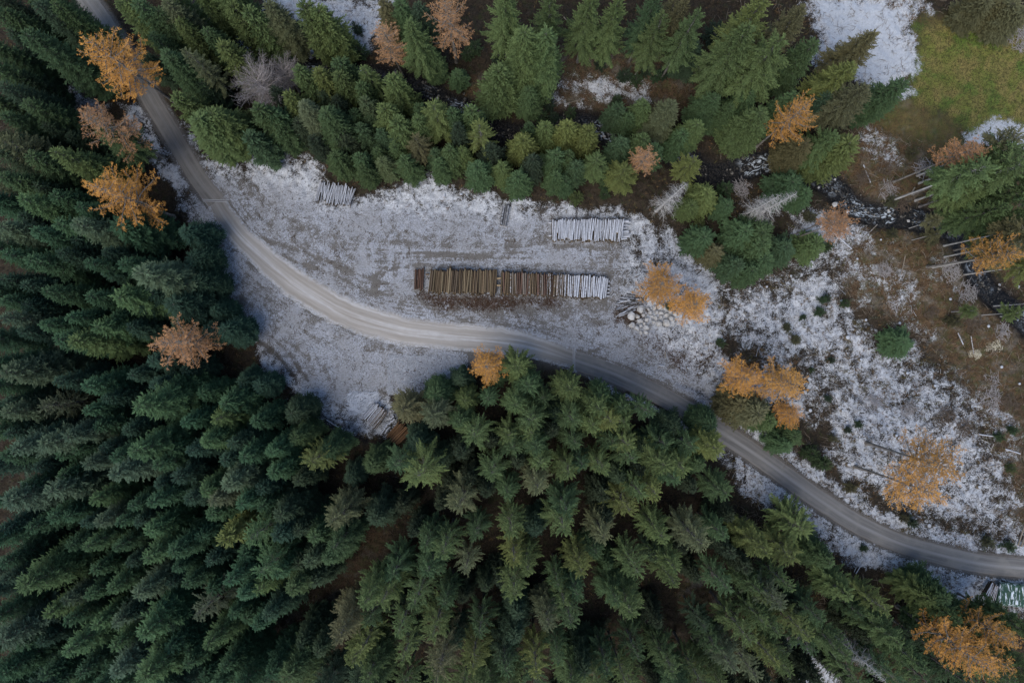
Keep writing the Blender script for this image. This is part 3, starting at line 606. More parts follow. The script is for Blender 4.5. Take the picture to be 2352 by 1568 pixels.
# ------------------------------------------------------------------ survey: kind x y height radius tone, apex position per tile ("!" = foot of the trunk)
SURVEY = {
'00': """g 2130 640 14 4 0;l 720 330 27 4.6 0;p 650 950 24 3.6 0;
a 20 90 22 3 1;a 150 70 22 2.8 1;a 290 20 22 2.8 0;a 330 140 21 2.8 1;a 205 285 26 3.4 1;a 440 20 21 2.8 1;d 985 10 22 3.3 2;a 1060 -10 22 3 2;a 1160 25 22 3 1;a 1330 80 20 2.8 1;a 1400 5 22 3 4;
a 1505 175 19 2.8 2;a 1725 235 17 2.8 1;a 1275 300 19 2.2 1;a 1390 450 21 3.4 1;b 1565 420 22 2.8 4;c 1870 375 16 2.9 3;c 1490 820 16 3 2;a 1660 1000 19 4.4 2;a 1780 950 18 3.6 2;c 1940 15 18 3 2;c 2070 60 17 3 2;a 2250 5 20 3 4;
c 2190 925 15 3 1;c 2090 1150 12 2.8 0;a 10 740 22 3 0;a 210 880 20 2.8 1;a 20 970 20 2.8 1;b 10 1200 24 4 4;a 265 1325 21 3 1;a 495 1290 22 3 2;a 20 1500 22 2.8 1;d 830 1090 20 3.8 1;a 600 1160 12 2.2 0;a 130 620 16 2.4 0;a 700 1330 17 2.6 1;
a 1200 470 13 2.4 0;a 1330 560 12 2.2 1;a 1150 330 12 2.2 1;a 1700 700 12 2.2 0;a 0 420 17 2.6 0;a 380 1060 15 2.4 0;a 170 1180 17 2.4 0;a 60 250 19 2.6 0""",
'10': """g 230 560 11 3 0;p 1110 180 20 2.8 0;p 1640 -20 23 3.6 0;
c 450 10 18 3.2 2;c 570 60 17 3 2;s 650 365 3 1.3 1;s 900 370 4 1.6 1;s 890 200 2.5 1.2 0;s 830 300 2 1 1;a 1010 160 18 2.6 2;a 1130 10 19 2.8 5;a 1270 20 20 2.8 1;a 1420 60 19 2.6 0;d 1345 180 23 3.8 2;
d 2160 -60 26 4 2;s 1840 440 2.5 1.4 1;s 1905 390 2.5 1.5 1;s 2100 460 2.5 1.5 0;c 1760 640 5 1.8 1;c 2105 610 15 3.6 2;a 1530 430 13 2.4 1;
c 405 585 15 2.6 2;c 570 610 14 2.8 3;c 730 515 14 2.8 1;c 745 625 14 2.6 2;b 950 560 15 2.6 2;c 925 710 12 2.2 1;c 1205 670 14 3 2;c 310 805 14 2.3 3;a 450 890 18 3 4;a 640 960 17 3.6 1;c 75 905 14 3 1;c 180 960 13 2.8 1;
c 975 850 12 2.2 4;c 1140 920 14 3 2;c 1235 1025 13 2.7 2;c 1430 910 11 2 1;c 1420 1010 12 2.2 2;b 1565 900 16 3.2 3;c 1720 950 12 2.4 1;c 1880 925 14 2.5 2;b 1945 1060 16 3.2 3;b 1400 1170 14 2.9 5;c 925 1080 9 2 0;c 1110 1110 9 2 0;s 935 1250 3 1.6 1;
c 1075 1285 7 1.9 1;c 1225 1240 8 1.9 1;c 720 1325 9 2.6 1;c 930 1330 9 2.1 1;c 1120 1360 8 2.1 4;c 1310 1350 10 2.3 1;c 955 1430 8 2 1;b 1110 1420 11 2.9 3;c 1690 1275 10 2.4 2;c 1800 1270 9 1.8 2;c 1600 1370 9 2 1;s 1740 1420 4 1.8 2;c 1930 1410 10 2.6 1;c 2140 1410 9 2.1 2;
c 2275 1490 10 2.5 1;a 600 760 11 2.4 0;a 820 790 10 2.4 0;a 1050 790 10 2.2 0;a 470 760 11 2.2 1;c 1230 1150 8 2 0;c 1010 960 8 2 0;c 880 960 8 2 1;c 1560 1280 8 2 0;c 20 1130 10 2.6 0;c 240 1060 11 2.6 1""",
'20': """p 1270 1300 13 2.5 0;
a 205 270 25 3.6 2;a 395 275 25 3.7 2;d 440 -60 25 3.6 2;d 790 -50 26 3.9 2;d 1020 -20 26 3.5 2;d 1340 -60 26 3.4 1;d 1395 105 26 3.3 2;d 1490 0 20 3 5;d 1580 -10 24 3 5;d 1695 95 27 3.4 2;
a 1640 360 13 2.8 0;s 1840 250 4 2.2 0;s 1060 610 2.6 1.5 0;s 1170 650 2.4 1.3 1;s 860 520 2.2 1.2 0;s 1250 580 2 1.2 0;s 1330 630 2.2 1.2 1;s 1410 600 2.2 1.3 0;d 2110 225 29 4.8 2;d 2250 -20 27 4.8 3;
a 2130 780 14 3 1;a 1825 830 14 2.9 1;a 1470 865 16 3 4;c 1230 875 10 2.4 2;c 1010 900 9 2.3 0;c 1105 965 8 1.8 1;a 2230 940 19 3.5 2;a 1705 1030 14 2.8 2;c 1590 1100 11 2.4 1;c 245 1040 9 1.8 1;c 395 1050 11 2.3 2;c 575 1050 12 2.6 3;
c 750 1105 11 2.6 3;c 195 1175 11 2.9 3;c 1040 1205 9 2.4 0;c 1235 1165 10 2.4 2;c 1320 1250 9 2.2 1;c 485 1315 10 2.5 1;c 590 1310 9 2 1;b 820 1345 12 2.8 2;c 650 1400 9 2.3 0;c 20 1420 10 2 2;c 195 1450 10 2.5 1;c 480 1480 9 2 1;c 920 1480 4 1.6 1;
b 1660 1350 13 2.9 3;s 1950 600 2.5 1.5 1;s 420 870 2.4 1.3 0;s 360 960 2.6 1.6 1;s 460 960 2.2 1.3 0;s 600 930 2.2 1.3 1;a 1960 900 12 2.5 1;s 1000 840 2.2 1.2 1;a 240 760 12 2.8 1""",
'30': """l 545 860 22 3.5 0;m 1985 1225 23 2.9 1;
d 455 65 25 4.2 5;d 280 330 28 5.2 2;d 120 -40 28 5 3;a 555 375 21 3.2 1;d 1065 275 21 4.2 5;d 885 560 20 4.3 3;d 985 745 22 4.6 5;a 1300 700 19 3.6 1;a 400 800 18 2.8 1;a 115 930 16 3.1 3;a 215 985 14 2.8 1;
c 880 1200 14 3.8 3;d 760 1140 17 3.5 2;a 520 1190 14 3 5;c 2050 -10 8 3 5;c 2245 30 8 3 5;c 2330 90 8 3 5;c 2150 20 7 2.4 5;c 1960 0 6 2.2 5;d 2210 1340 26 4.6 2;d 2340 1260 24 4 2;h 2020 1400 24 3.4 2;a 60 800 17 3 1;a 670 820 14 2.8 0;s 1420 1290 2 1.2 5;s 1640 1330 2 1.2 5""",
'01': """l 800 190 23 4.8 0;p 1320 1500 21 4.4 0;
a 10 110 21 3 1;a 160 130 20 2.8 1;a 310 190 18 2.6 0;a 200 285 22 3 2;a 470 260 19 2.8 1;a 670 350 20 2.5 1;a 645 500 22 3.1 4;a 5 520 22 3 4;a 110 490 21 2.8 1;a 285 565 22 3 1;a 485 490 21 3 1;a 985 505 17 4.2 1;a 500 740 19 2.6 0;a 605 765 20 2.6 4;
a 40 765 21 2.8 1;a 240 810 22 3 1;a 385 740 18 2.4 0;a 725 835 21 2.6 1;a 865 735 18 2.5 0;a 1010 835 19 2.6 1;a 1190 920 23 4.2 4;a 760 940 20 2.7 1;a 10 965 20 2.7 0;a 180 1015 19 2.6 0;a 380 1065 21 2.7 1;a 745 1110 20 2.7 1;a 995 1115 21 3.8 2;
a 880 1050 17 2.5 0;a 10 1150 21 2.9 1;a 20 1285 22 3.1 4;a 140 1080 18 2.5 0;a 400 1185 20 2.7 1;a 560 1290 21 2.5 1;a 615 1215 19 2.6 0;a 330 1355 21 2.7 1;a 610 1360 20 2.6 1;a 800 1370 20 3.1 2;a 485 1470 21 2.8 1;a 600 1490 22 3.5 3;a 1450 1180 17 3.8 0;
a 1900 1400 12 3 0;a 1560 560 12 3 0;a 1620 790 11 3 0;a 1280 1090 16 2.8 0;a 1130 1180 16 2.6 0;a 1650 990 12 3 0;a 1460 620 12 2.6 1;a 1800 1240 10 2.6 0;a 640 640 16 2.5 0;a 130 900 16 2.4 0;a 880 900 15 2.4 0;a 170 1180 19 2.6 0;a 250 1290 18 2.5 0;
a 960 1280 16 2.6 1;a 1090 1370 16 2.6 0;a 200 430 16 2.4 0;a 360 380 16 2.4 0;a 540 620 16 2.4 0;a 80 640 17 2.5 0;a 1480 1360 13 2.8 0;a 950 680 14 2.4 1;a 1730 1400 12 2.6 0;a 160 1420 19 2.6 0""",
'02': """a 5 330 24 3.8 4;a 160 255 19 2.8 0;a 465 405 19 2.6 0;b 320 640 21 3.4 5;a 10 600 20 2.8 0;a 20 690 22 3 4;a 130 560 18 2.5 0;a 700 450 20 2.8 1;a 855 565 18 2.5 0;a 700 665 20 2.6 1;a 575 710 20 2.6 1;a 895 655 18 2.5 4;a 985 580 18 2.6 5;
a 1145 640 25 4 2;a 1285 440 16 2.6 0;a 1275 250 16 2.9 0;a 1545 315 12 2.5 0;a 40 855 20 2.7 0;a 105 985 24 3.4 4;a 235 865 18 2.6 0;a 345 945 24 3.2 4;a 550 885 22 3 4;a 295 775 17 2.4 1;a 1545 765 18 2.7 1;a 1695 510 14 2.5 1;b 1805 740 18 3.3 3;a 1900 590 16 3.4 1;
a 1755 850 19 2.8 2;a 1720 935 20 2.9 2;a 2065 1050 19 3 1;a 2155 755 15 2.7 1;a 2190 455 10 2.5 0;a 980 1070 20 2.8 1;a 1145 1000 24 3.9 2;a 1325 1110 20 2.8 1;a 725 1120 21 2.8 4;a 10 1045 21 3 1;a 30 1160 19 2.7 0;a 45 1430 24 3.9 4;a 190 1290 20 2.7 1;
a 405 1370 23 3.8 4;a 510 1215 19 2.7 1;a 960 1200 24 3.8 4;a 1480 1240 19 2.8 0;a 1275 1440 21 3.1 1;a 1720 1350 20 3 2;a 1745 1225 18 2.6 1;a 1915 1300 21 3.1 4;a 1810 1420 20 3 5;a 790 1425 19 2.7 2;a 690 1490 20 2.8 4;a 455 1480 19 2.6 1;a 2030 1460 20 2.9 1;
a 1885 1090 18 2.7 0;a 1600 1005 19 2.7 0;a 2300 1195 19 2.8 1;a 2290 1010 18 2.7 1;a 640 560 17 2.4 0;a 1050 840 17 2.5 0;a 800 800 18 2.5 1;a 420 820 17 2.4 0;a 1420 800 16 2.5 1;a 1600 900 17 2.5 0;a 620 1010 18 2.5 1;a 870 980 18 2.5 0;a 1470 430 14 2.5 1;
a 2040 420 10 2.4 0;a 1100 360 16 2.5 0;a 1440 1010 18 2.6 1;a 850 1310 18 2.6 1;a 1120 1480 19 2.7 1;a 600 1330 18 2.6 0;a 280 1150 18 2.5 0;a 1590 1420 19 2.7 0;a 1970 950 17 2.6 0;a 2200 880 15 2.6 1;a 2200 1330 17 2.6 0;a 480 1060 18 2.5 1;a 1340 1290 17 2.6 0""",
'03': """a 405 180 20 2.8 1;a 215 285 20 2.8 1;a 5 285 20 2.8 0;a 540 170 19 2.6 1;a 825 220 20 2.7 4;a 1005 200 19 2.6 1;a 1155 210 18 2.5 0;a 690 230 18 2.5 0;a 1250 290 20 3 2;a 740 405 20 2.9 2;a 560 420 19 2.7 1;a 750 490 20 2.8 4;a 975 420 19 2.7 1;
a 1240 510 21 3.1 2;a 1455 465 21 3.2 1;a 1475 610 18 2.6 1;a 170 775 25 4.3 2;a 5 560 20 2.8 1;a 20 700 21 2.8 0;a 775 625 18 2.6 1;a 810 720 18 2.5 0;a 925 785 20 2.8 2;a 1150 830 22 3.2 4;a 1570 730 19 2.8 1;a 1435 745 17 2.5 0;a 735 845 19 2.6 1;a 520 890 20 2.7 4;
a 370 1000 22 2.9 3;a 740 965 19 2.6 1;a 1155 910 18 2.6 0;b 1645 1000 22 3.7 5;a 785 1095 21 2.9 2;a 950 1080 21 2.9 4;a 1205 1170 24 3.8 2;a 535 1060 20 2.7 1;a 550 1165 20 2.7 4;a 10 1230 24 3.9 4;a 150 1265 20 2.8 1;a 560 1300 23 3.6 2;a 945 1290 21 2.9 2;
a 1435 1275 20 2.9 1;a 1750 1240 22 3.2 2;a 2165 1095 19 2.7 1;a 350 1520 21 2.9 1;a 665 1500 20 2.8 1;a 960 1500 23 3.4 4;a 1205 1545 25 4.2 2;a 10 1500 22 3 1;a 790 1540 19 2.7 0;a 480 1570 19 2.7 1;c 1890 370 19 3.2 3;b 2110 350 23 4 2;b 2190 650 24 4 2;
a 380 620 18 2.5 0;a 330 1240 18 2.6 0;a 1350 930 18 2.6 1;a 1420 1100 18 2.6 0;a 200 1050 18 2.6 0;a 1090 1000 18 2.5 0;a 1080 560 17 2.5 0;a 640 760 17 2.5 0;a 1750 560 17 2.6 0;a 1960 1000 18 2.7 1;a 1150 1400 19 2.6 0;a 1580 1420 20 3 1;a 1700 900 17 2.6 1""",
'12': """l 2000 290 15 3.4 0;
a 75 480 11 2.9 0;a 335 690 12 2.9 0;a 45 770 14 2.8 4;a 375 895 14 2.7 1;a 205 1200 16 2.9 0;b 505 1100 18 3.6 3;a 640 1010 14 2.7 1;a 400 1260 15 2.6 0;a 1020 1140 12 2.7 1;b 1290 650 16 3.7 5;b 1530 710 18 3.6 4;a 1565 520 12 2.9 1;b 1815 570 14 2.5 2;
a 1780 400 9 2.3 0;b 2015 560 14 2.6 1;b 1765 770 15 2.7 1;b 1895 890 20 3.7 2;b 2050 1200 20 3.5 2;b 1415 1230 22 4.6 2;b 1230 1130 18 3.2 1;b 1775 1470 21 3.5 4;b 2185 1380 17 2.8 1;a 1400 950 11 3 0;a 840 1230 10 2.4 0;a 1600 1080 10 2.5 0;a 2080 380 8 2.4 1;a 150 1020 15 2.6 0""",
'13': """b 700 200 21 3.7 4;b 700 420 20 3.3 1;a 1060 190 15 2.9 0;a 530 720 15 2.9 0;b 60 790 19 3 3;a 60 1080 20 2.9 4;a 570 1320 18 2.7 0;a 330 1530 21 3.6 1;a 180 1480 19 2.8 1;
b 1490 410 19 3 1;b 1630 470 22 3.6 2;b 1915 300 17 2.9 1;b 2215 290 21 3.5 2;b 2235 540 21 3.2 3;b 2240 830 22 3.5 2;b 1830 600 17 3 4;b 1395 900 23 3.5 2;b 1110 880 22 3.4 2;b 1215 640 18 3.6 1;b 1500 610 19 3.4 1;b 960 900 23 3.7 2;b 740 1210 25 3.7 5;b 985 1060 20 3 1;
b 1250 1150 22 3.1 2;b 1555 1160 22 3.3 2;b 1650 900 18 3 1;b 930 1330 23 3.4 3;b 1290 1380 22 3.3 2;b 860 1420 22 3.2 3;b 1000 1530 22 3.1 2;b 1600 1490 24 3.7 5;b 1885 1450 22 3.4 3;b 1945 1150 19 3.1 1;b 2175 1490 22 3.4 1;a 1985 760 11 2.2 0;a 2250 1180 17 3 0;b 1360 1250 15 2.7 0;a 420 1250 16 2.6 0;b 1750 1250 16 2.8 0""",
'22': """l 2130 395 14 3.7 0;
b 150 290 18 3.6 2;b 270 740 20 3.9 2;b 375 560 15 2.9 1;b 855 640 20 3.3 2;b 800 800 20 3.2 2;b 950 760 21 3.5 3;b 885 540 15 2.9 1;b 640 940 19 2.9 1;b 1100 965 20 3.4 3;b 1400 1130 21 3.8 2;b 1640 970 18 3 1;b 1570 1160 20 3.2 2;b 1845 980 18 3.3 3;a 1790 790 12 2.9 1;
b 350 1110 19 3.1 2;b 320 1330 21 3.3 4;b 590 1190 19 3.2 2;b 700 1130 17 2.7 1;b 75 1340 20 3 1;b 1110 1530 21 3.3 3;b 1210 1380 20 3.1 2;b 1330 1380 20 3.1 3;b 1930 1370 17 3.3 1;b 560 1520 19 3.5 1;a 1480 830 11 2.7 0;c 2200 680 11 3.6 5;c 2060 620 9 3 5;c 2300 760 9 2.6 2;a 1230 1000 12 2.5 0;a 1700 1130 12 2.6 1;a 480 700 11 2.4 0;a 1020 1240 12 2.6 0""",
'32': """l 470 440 19 3.8 0;l 430 720 13 2.4 0;m 1760 1150 24 4.6 0;m 1600 1390 23 4.2 0;
c 1330 90 4 2.9 1;c 410 885 6 2.4 1;s 560 1030 4 1.6 1;s 665 1110 4.5 2 1;c 110 730 8 3 5;c 330 960 6 2.2 1;s 2265 830 2 1 1;s 2155 890 2 1 1;s 2260 1150 2 1 2;s 640 1130 2 .9 0;s 890 1330 2 1.1 5;s 700 560 1.6 .8 0;s 870 830 1.6 .8 0;s 965 790 1.6 .8 1;s 730 240 1.6 .8 0;s 740 900 1.8 .9 5;s 560 320 1.4 .6 1""",
'23': """b 550 280 22 3.8 2;b 235 610 20 3 2;b 700 640 21 3.5 3;b 890 340 19 3.2 4;b 820 470 17 2.6 1;a 930 590 12 2 1;b 1110 155 19 3.2 3;b 1390 350 20 3.3 2;b 1180 650 22 3.6 2;b 1500 620 20 3.2 2;b 1480 730 21 3 2;b 1715 400 21 3.8 4;b 1900 330 17 3 1;
b 660 840 19 2.8 1;b 500 760 18 2.6 1;b 1110 980 22 3.6 2;b 1000 890 19 3 1;b 600 1080 22 3.7 1;b 415 1080 21 3 4;b 540 900 20 2.8 2;b 1930 770 19 3.4 1;b 2110 1200 22 3.6 2;b 2200 790 17 3 1;b 2270 860 18 3 2;b 310 1480 22 3.3 3;b 500 1410 20 2.6 1;b 1180 1380 19 3 1;
b 1480 1490 21 3.2 2;b 30 1410 20 3 0;b 920 1490 19 2.9 1;b 1380 1340 16 2.6 1;b 2000 1470 22 3.5 4;b 1850 1290 18 2.9 1;a 160 1220 17 2.9 1;s 860 1120 3 1.7 0;c 1190 1090 6 1.8 0;b 2260 470 20 3.3 3;a 720 1500 18 2.9 0;a 300 280 12 2.5 0;b 1330 520 14 2.6 0;a 150 1000 15 2.8 0;a 760 1290 9 2 0;b 1740 1100 15 2.8 0""",
'33': """l 2120 1510 25 4.3 0;l 2330 1290 22 3 0;l 2290 1500 22 3 0;x 1190 1590 20 2.4 0;
b 440 250 13 5.2 2;b 375 500 16 3.6 3;b 360 770 19 2.7 2;b 255 900 21 3.5 4;b 120 1050 19 3 2;d 850 840 17 4 2;a 680 560 14 3 1;b 1170 960 18 2.8 3;d 1560 880 13 3.8 2;d 1810 1060 17 3.7 2;a 1690 860 14 3 1;b 620 1040 17 3 1;b 495 1170 21 3.2 3;b 240 1150 20 3.2 2;b 810 1340 21 3.2 2;
d 1290 1250 21 3.8 2;d 1510 1470 22 3.6 1;b 1410 1390 20 3 2;b 1110 1440 15 2.7 1;b 220 1390 22 3.1 3;b 345 1480 22 3 2;b 70 1530 22 3.2 4;b 10 1230 21 3 3;d 2000 1160 17 3.6 1;d 1940 1060 12 2.8 1;d 2110 1190 16 3.2 2;d 2265 1160 16 3.2 2;d 2230 1430 22 3.2 1;b 960 1000 14 2.6 1;s 1420 230 2.4 1.1 0;s 1340 190 1.8 .9 5;s 1000 440 1.6 .8 1;s 2080 400 2.2 1.4 5;s 2250 440 2.2 1.3 1;b 560 1300 15 2.8 1;a 1700 1230 14 2.6 1;b 1600 1310 14 2.7 0""",
'21': """l 1400 1000 12 3.8 0;l 1680 1170 12 3.6 0;x 1600 140 22 2.3 0;
b 1065 30 11 3.2 3;c 1745 610 7 3.1 1;c 1780 230 8 2.8 3;c 1850 730 6 2.4 5;c 2110 560 8 3.3 1;c 2240 660 8 3.4 1;c 2260 790 7 3 1;c 2030 840 7 2.7 0;s 1700 490 2.5 1.4 3;s 1950 180 3.5 1.6 1;c 1940 330 6 2.1 1;s 650 270 2.4 1.5 2;s 890 240 2.2 1 1;s 900 170 3 1.4 1;c 560 130 7 2 1;s 1440 1190 2 1 1;s 1890 1500 2 1 1;c 1640 330 6 2.2 2;c 2150 900 7 2.4 1""",
'31': """m 850 450 19 2.9 1;m 2310 720 22 3.8 0;x 440 225 21 2.2 0;x 300 230 19 1.8 0;
c 390 140 8 3.4 1;c 500 230 7 2.4 1;c 120 560 8 3.5 1;c 140 800 7 3.4 1;c 330 700 7 3 0;c 590 650 7 2.8 2;s 690 680 2.4 1.3 1;s 540 420 2 1.4 5;
!h 1420 297 25 3.2 2;!h 1440 155 23 3 2;!h 1520 170 23 2.8 2;!h 1840 360 24 3.2 2;!h 1815 392 23 2.8 1;!h 1670 680 21 2.6 5;!h 1675 775 21 2.6 5;!h 1560 870 20 2.4 5;!h 1850 925 19 2.6 3;!h 1385 528 9 1.6 5;!h 1430 90 24 3 5;!h 1385 635 8 1.2 5;!h 1990 1270 9 1.7 2;!h 2120 1190 14 2.4 1;!h 2170 1282 12 2 1;!h 1730 1243 6 1.5 2;
s 650 1140 1.8 .9 1;s 690 1130 1.6 .8 0;s 850 1170 1.8 .9 1;s 630 1240 2 1 1;s 480 1290 1.6 .7 1;s 1240 300 1.6 1.3 5;s 1260 570 1.6 1.2 5;s 1800 1310 2.6 1.6 5;d 2150 120 22 3.4 2;d 2300 330 22 3.4 2;s 1600 620 2 1.6 5;s 410 1480 1.6 1.2 5;s 350 1370 1.4 1 5""",
}
KIND = {'a': ('slender_spruce', 'spruce'), 'b': ('spreading_spruce', 'spruce'), 'd': ('tall_spruce', 'spruce'), 'h': ('tall_spruce', 'spruce'), 'c': ('young_spruce', 'young spruce'), 's': ('shrub', 'shrub'),
        'l': ('larch_tree', 'larch'), 'p': ('larch_tree', 'larch'), 'm': ('larch_tree', 'larch'), 'x': ('dead_tree', 'dead tree'), 'g': ('bare_tree', 'bare tree')}
TREES = []
er = random.Random(12); edge = []
for y in range(-40, 1700, 62):
    for x in (-45,): edge.append(f"a {x + er.uniform(-22, 18):.0f} {y + er.uniform(-22, 22):.0f} {er.uniform(20, 25):.1f} {er.uniform(2.7, 3.4):.1f} {er.choice((0, 1, 1, 4))}")
for x in [x for x in range(20, 2400, 64) if not 1740 < x < 1960]:
    for y in (1600,): edge.append(f"{'a' if x < 560 else 'b'} {x + er.uniform(-24, 24):.0f} {y + er.uniform(-14, 22):.0f} {er.uniform(20, 24):.1f} {er.uniform(3.0, 3.6):.1f} {er.choice((0, 1, 1, 2, 4) if x < 900 else (1, 1, 2, 2, 3))}")
for x in list(range(10, 50, 40)) + list(range(360, 560, 70)):
    edge.append(f"{'a' if x < 600 else 'd'} {x + er.uniform(-20, 20):.0f} {er.uniform(-75, -30):.0f} {er.uniform(21, 25):.1f} {er.uniform(3.0, 3.6):.1f} {er.choice((1, 1, 2, 2) if x < 600 else (2, 2, 1, 5))}")
for y in [380, 430, 480, 530, 1480, 1560]: edge.append(f"d {2385 + er.uniform(-10, 25):.0f} {y} 22 3.4 2")
SURVEY['q'] = ';'.join(edge)
for tile, txt in SURVEY.items():
    for it in txt.replace('\n', '').split(';'):
        it = it.strip()
        if not it: continue
        k, x, y, h, r, t = it.split(); foot = k[0] == '!'; k = k[-1]
        qx, qy = TQ(tile, float(x), float(y)) if tile != 'q' else (float(x), float(y)); h = float(h)
        if k in 'abd' and not foot: h *= .9; r = float(r) * (.88 if k == 'a' else .84)
        if k == 's': r = float(r) * .75
        if k == 'c': r = float(r) * .94
        if k in 'lpm': r = float(r) * .86
        if foot:
            wx, wy = W(qx, qy); f = CAM_H / (CAM_H - h); ax_, ay_ = 1176 + (qx - 1176) * f, 784 + (qy - 784) * f
        else:
            wx, wy = W(qx, qy, h); ax_, ay_ = qx, qy
        if any(((ax_ - o['ax']) ** 2 + (ay_ - o['ay']) ** 2) ** .5 < (9 if k == 's' else 36 if (k == 'a' and float(r) <= 2.47) else 17) for o in TREES if (o['k'] in 'lpmxg') == (k in 'lpmxg')): continue
        TREES.append(dict(k=k, ax=ax_, ay=ay_, x=wx, y=wy, h=h, r=float(r), t=int(t)))
# smaller spruces that stand in the gaps below the big ones
GAPS = [[(870, 1225), (900, 1240), (850, 1340), (720, 1490), (620, 1580), (540, 1580), (700, 1420), (800, 1320)], [(1560, 1290), (1640, 1310), (1660, 1400), (1570, 1420)], [(1480, 1330), (1570, 1330), (1570, 1440), (1480, 1440)]]
FILLS = [([(900, 1040), (1130, 950), (1450, 980), (1660, 1080), (1700, 1180), (1800, 1300), (2000, 1400), (2240, 1440), (2300, 1568), (720, 1568), (880, 1340), (960, 1200)], 46, 1, 40), ([(0, 500), (200, 540), (480, 760), (640, 960), (860, 1080), (820, 1200), (560, 1540), (0, 1568)], 0, 0, 30),
         ([(660, 250), (900, 270), (1200, 360), (1460, 400), (1440, 440), (1100, 420), (780, 390), (640, 320)], 8, 0, 28)]
FILLS += [([(560, 1120), (840, 1100), (850, 1200), (760, 1290), (640, 1400), (520, 1568), (400, 1568), (480, 1300)], 26, 9, 30), ([(1120, 880), (1260, 850), (1420, 900), (1560, 980), (1560, 1080), (1300, 1040), (1120, 980)], 16, 8, 30), ([(0, 300), (200, 500), (300, 700), (200, 900), (0, 900)], 0, 9, 30), ([(0, 900), (380, 900), (480, 1200), (360, 1568), (0, 1568)], 0, 9, 30)]
for poly, n, ton, dist in FILLS:
    for _ in range(4000):
        if n == 0: break
        xs = [p[0] for p in poly]; ys = [p[1] for p in poly]; qx, qy = er.uniform(min(xs), max(xs)), er.uniform(min(ys), max(ys)); w0 = np.array(W(qx, qy))
        if poly_dist(w0[0], w0[1], poly) < 0 or any(poly_dist(w0[0], w0[1], p) > 0 for p in GAPS): continue
        h = er.uniform(9, 14) if ton < 2 else er.uniform(14, 19); f = CAM_H / (CAM_H - h); ax_, ay_ = 1176 + (qx - 1176) * f, 784 + (qy - 784) * f
        if any((o['ax'] - ax_) ** 2 + (o['ay'] - ay_) ** 2 < dist ** 2 or (o['x'] - w0[0]) ** 2 + (o['y'] - w0[1]) ** 2 < 2.2 for o in TREES): continue
        TREES.append(dict(k='c', ax=ax_, ay=ay_, x=w0[0], y=w0[1], h=h, r=er.uniform(1.7, 2.3), t=6) if ton < 2 else dict(k='a' if ton == 9 else 'b', ax=ax_, ay=ay_, x=w0[0], y=w0[1], h=h, r=er.uniform(2.3, 2.9), t=er.choice((0, 1, 1) if ton == 9 else (1, 1, 2)))); n -= 1
rr = random.Random(5)
for n, T in enumerate(TREES):
    lib = LIB[T['k']]; crown, trunk, H0, R0 = lib[rr.randrange(len(lib))]
    nm = KIND[T['k']][0]
    e = empty(nm, (T['x'], T['y'], gz(T['x'], T['y']) - .12), rr.uniform(0, 6.283))
    sz = T['h'] / H0; sx = T['r'] / R0
    e.scale = (sx, sx * rr.uniform(.92, 1.08), sz)
    tr = obj('trunk', trunk, e)
    if T['k'] == 'h': tr.scale = (.62, .62, 1)
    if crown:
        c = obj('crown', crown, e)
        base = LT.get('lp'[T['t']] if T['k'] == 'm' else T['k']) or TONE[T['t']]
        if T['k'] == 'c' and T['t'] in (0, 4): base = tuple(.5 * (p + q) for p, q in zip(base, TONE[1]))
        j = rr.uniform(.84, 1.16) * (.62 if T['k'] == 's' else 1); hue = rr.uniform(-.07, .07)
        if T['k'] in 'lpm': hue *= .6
        if T['ax'] < 640 and T['ay'] > 440 and T['k'] in 'ab': base = (base[0] * .74, base[1] * .96, base[2] * 1.12)  # left forest: hillside shade put into the crown colour, darker and cooler
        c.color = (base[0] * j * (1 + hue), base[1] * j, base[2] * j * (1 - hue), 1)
        T['c'] = c
    T['e'] = e
# ------------------------------------------------------------------ logs
def log_mat():
    g = NG('log_bark'); oi = g.node('ShaderNodeObjectInfo'); rnd = oi.outputs['Random']
    off = g.comb(g.mul(rnd, 31.0), g.mul(rnd, 17.0), g.mul(rnd, 9.0))
    P = g.node('ShaderNodeVectorMath', {0: g.obcoord(), 1: off}).outputs[0]
    n = g.noise(g.map(P, scale=(9, 1.2, 1.2)), 1.3, 5, .68); f = g.noise(g.map(P, scale=(30, 2.5, 2.5)), 1.0, 3, .6)
    k = g.add(.62, g.mul(n, .76))
    col = g.mix(1.0, oi.outputs['Color'], g.comb(k, k, k), 'MULTIPLY')
    col = g.mix(g.step(f, .60, .72), col, g.mix(.5, col, (.30, .24, .16)))
    up = g.node('ShaderNodeSeparateXYZ', {0: g.node('ShaderNodeNewGeometry').outputs['Normal']}).outputs[2]
    fr = oi.outputs['Alpha']
    c = g.step(g.add(g.add(g.mul(up, .45), g.mul(g.sub(n, .5), 1.5)), g.mul(fr, 1.35)), .98, 1.28)
    col = g.mix(g.mul(c, .95), col, g.mix(g.step(n, .35, .65), (.29, .30, .33), (.50, .52, .56)))
    g.bsdf(col, .85, g.bump(g.add(n, f), .02, .6), .15); return g.m
def cut_mat():
    g = NG('sawn_wood'); n = g.noise(g.obcoord(), 2.2, 3, .6)
    g.bsdf(g.mix(n, (.30, .20, .095), (.48, .36, .20)), .8, None, .15); return g.m
M_LOG, M_CUT = log_mat(), cut_mat()
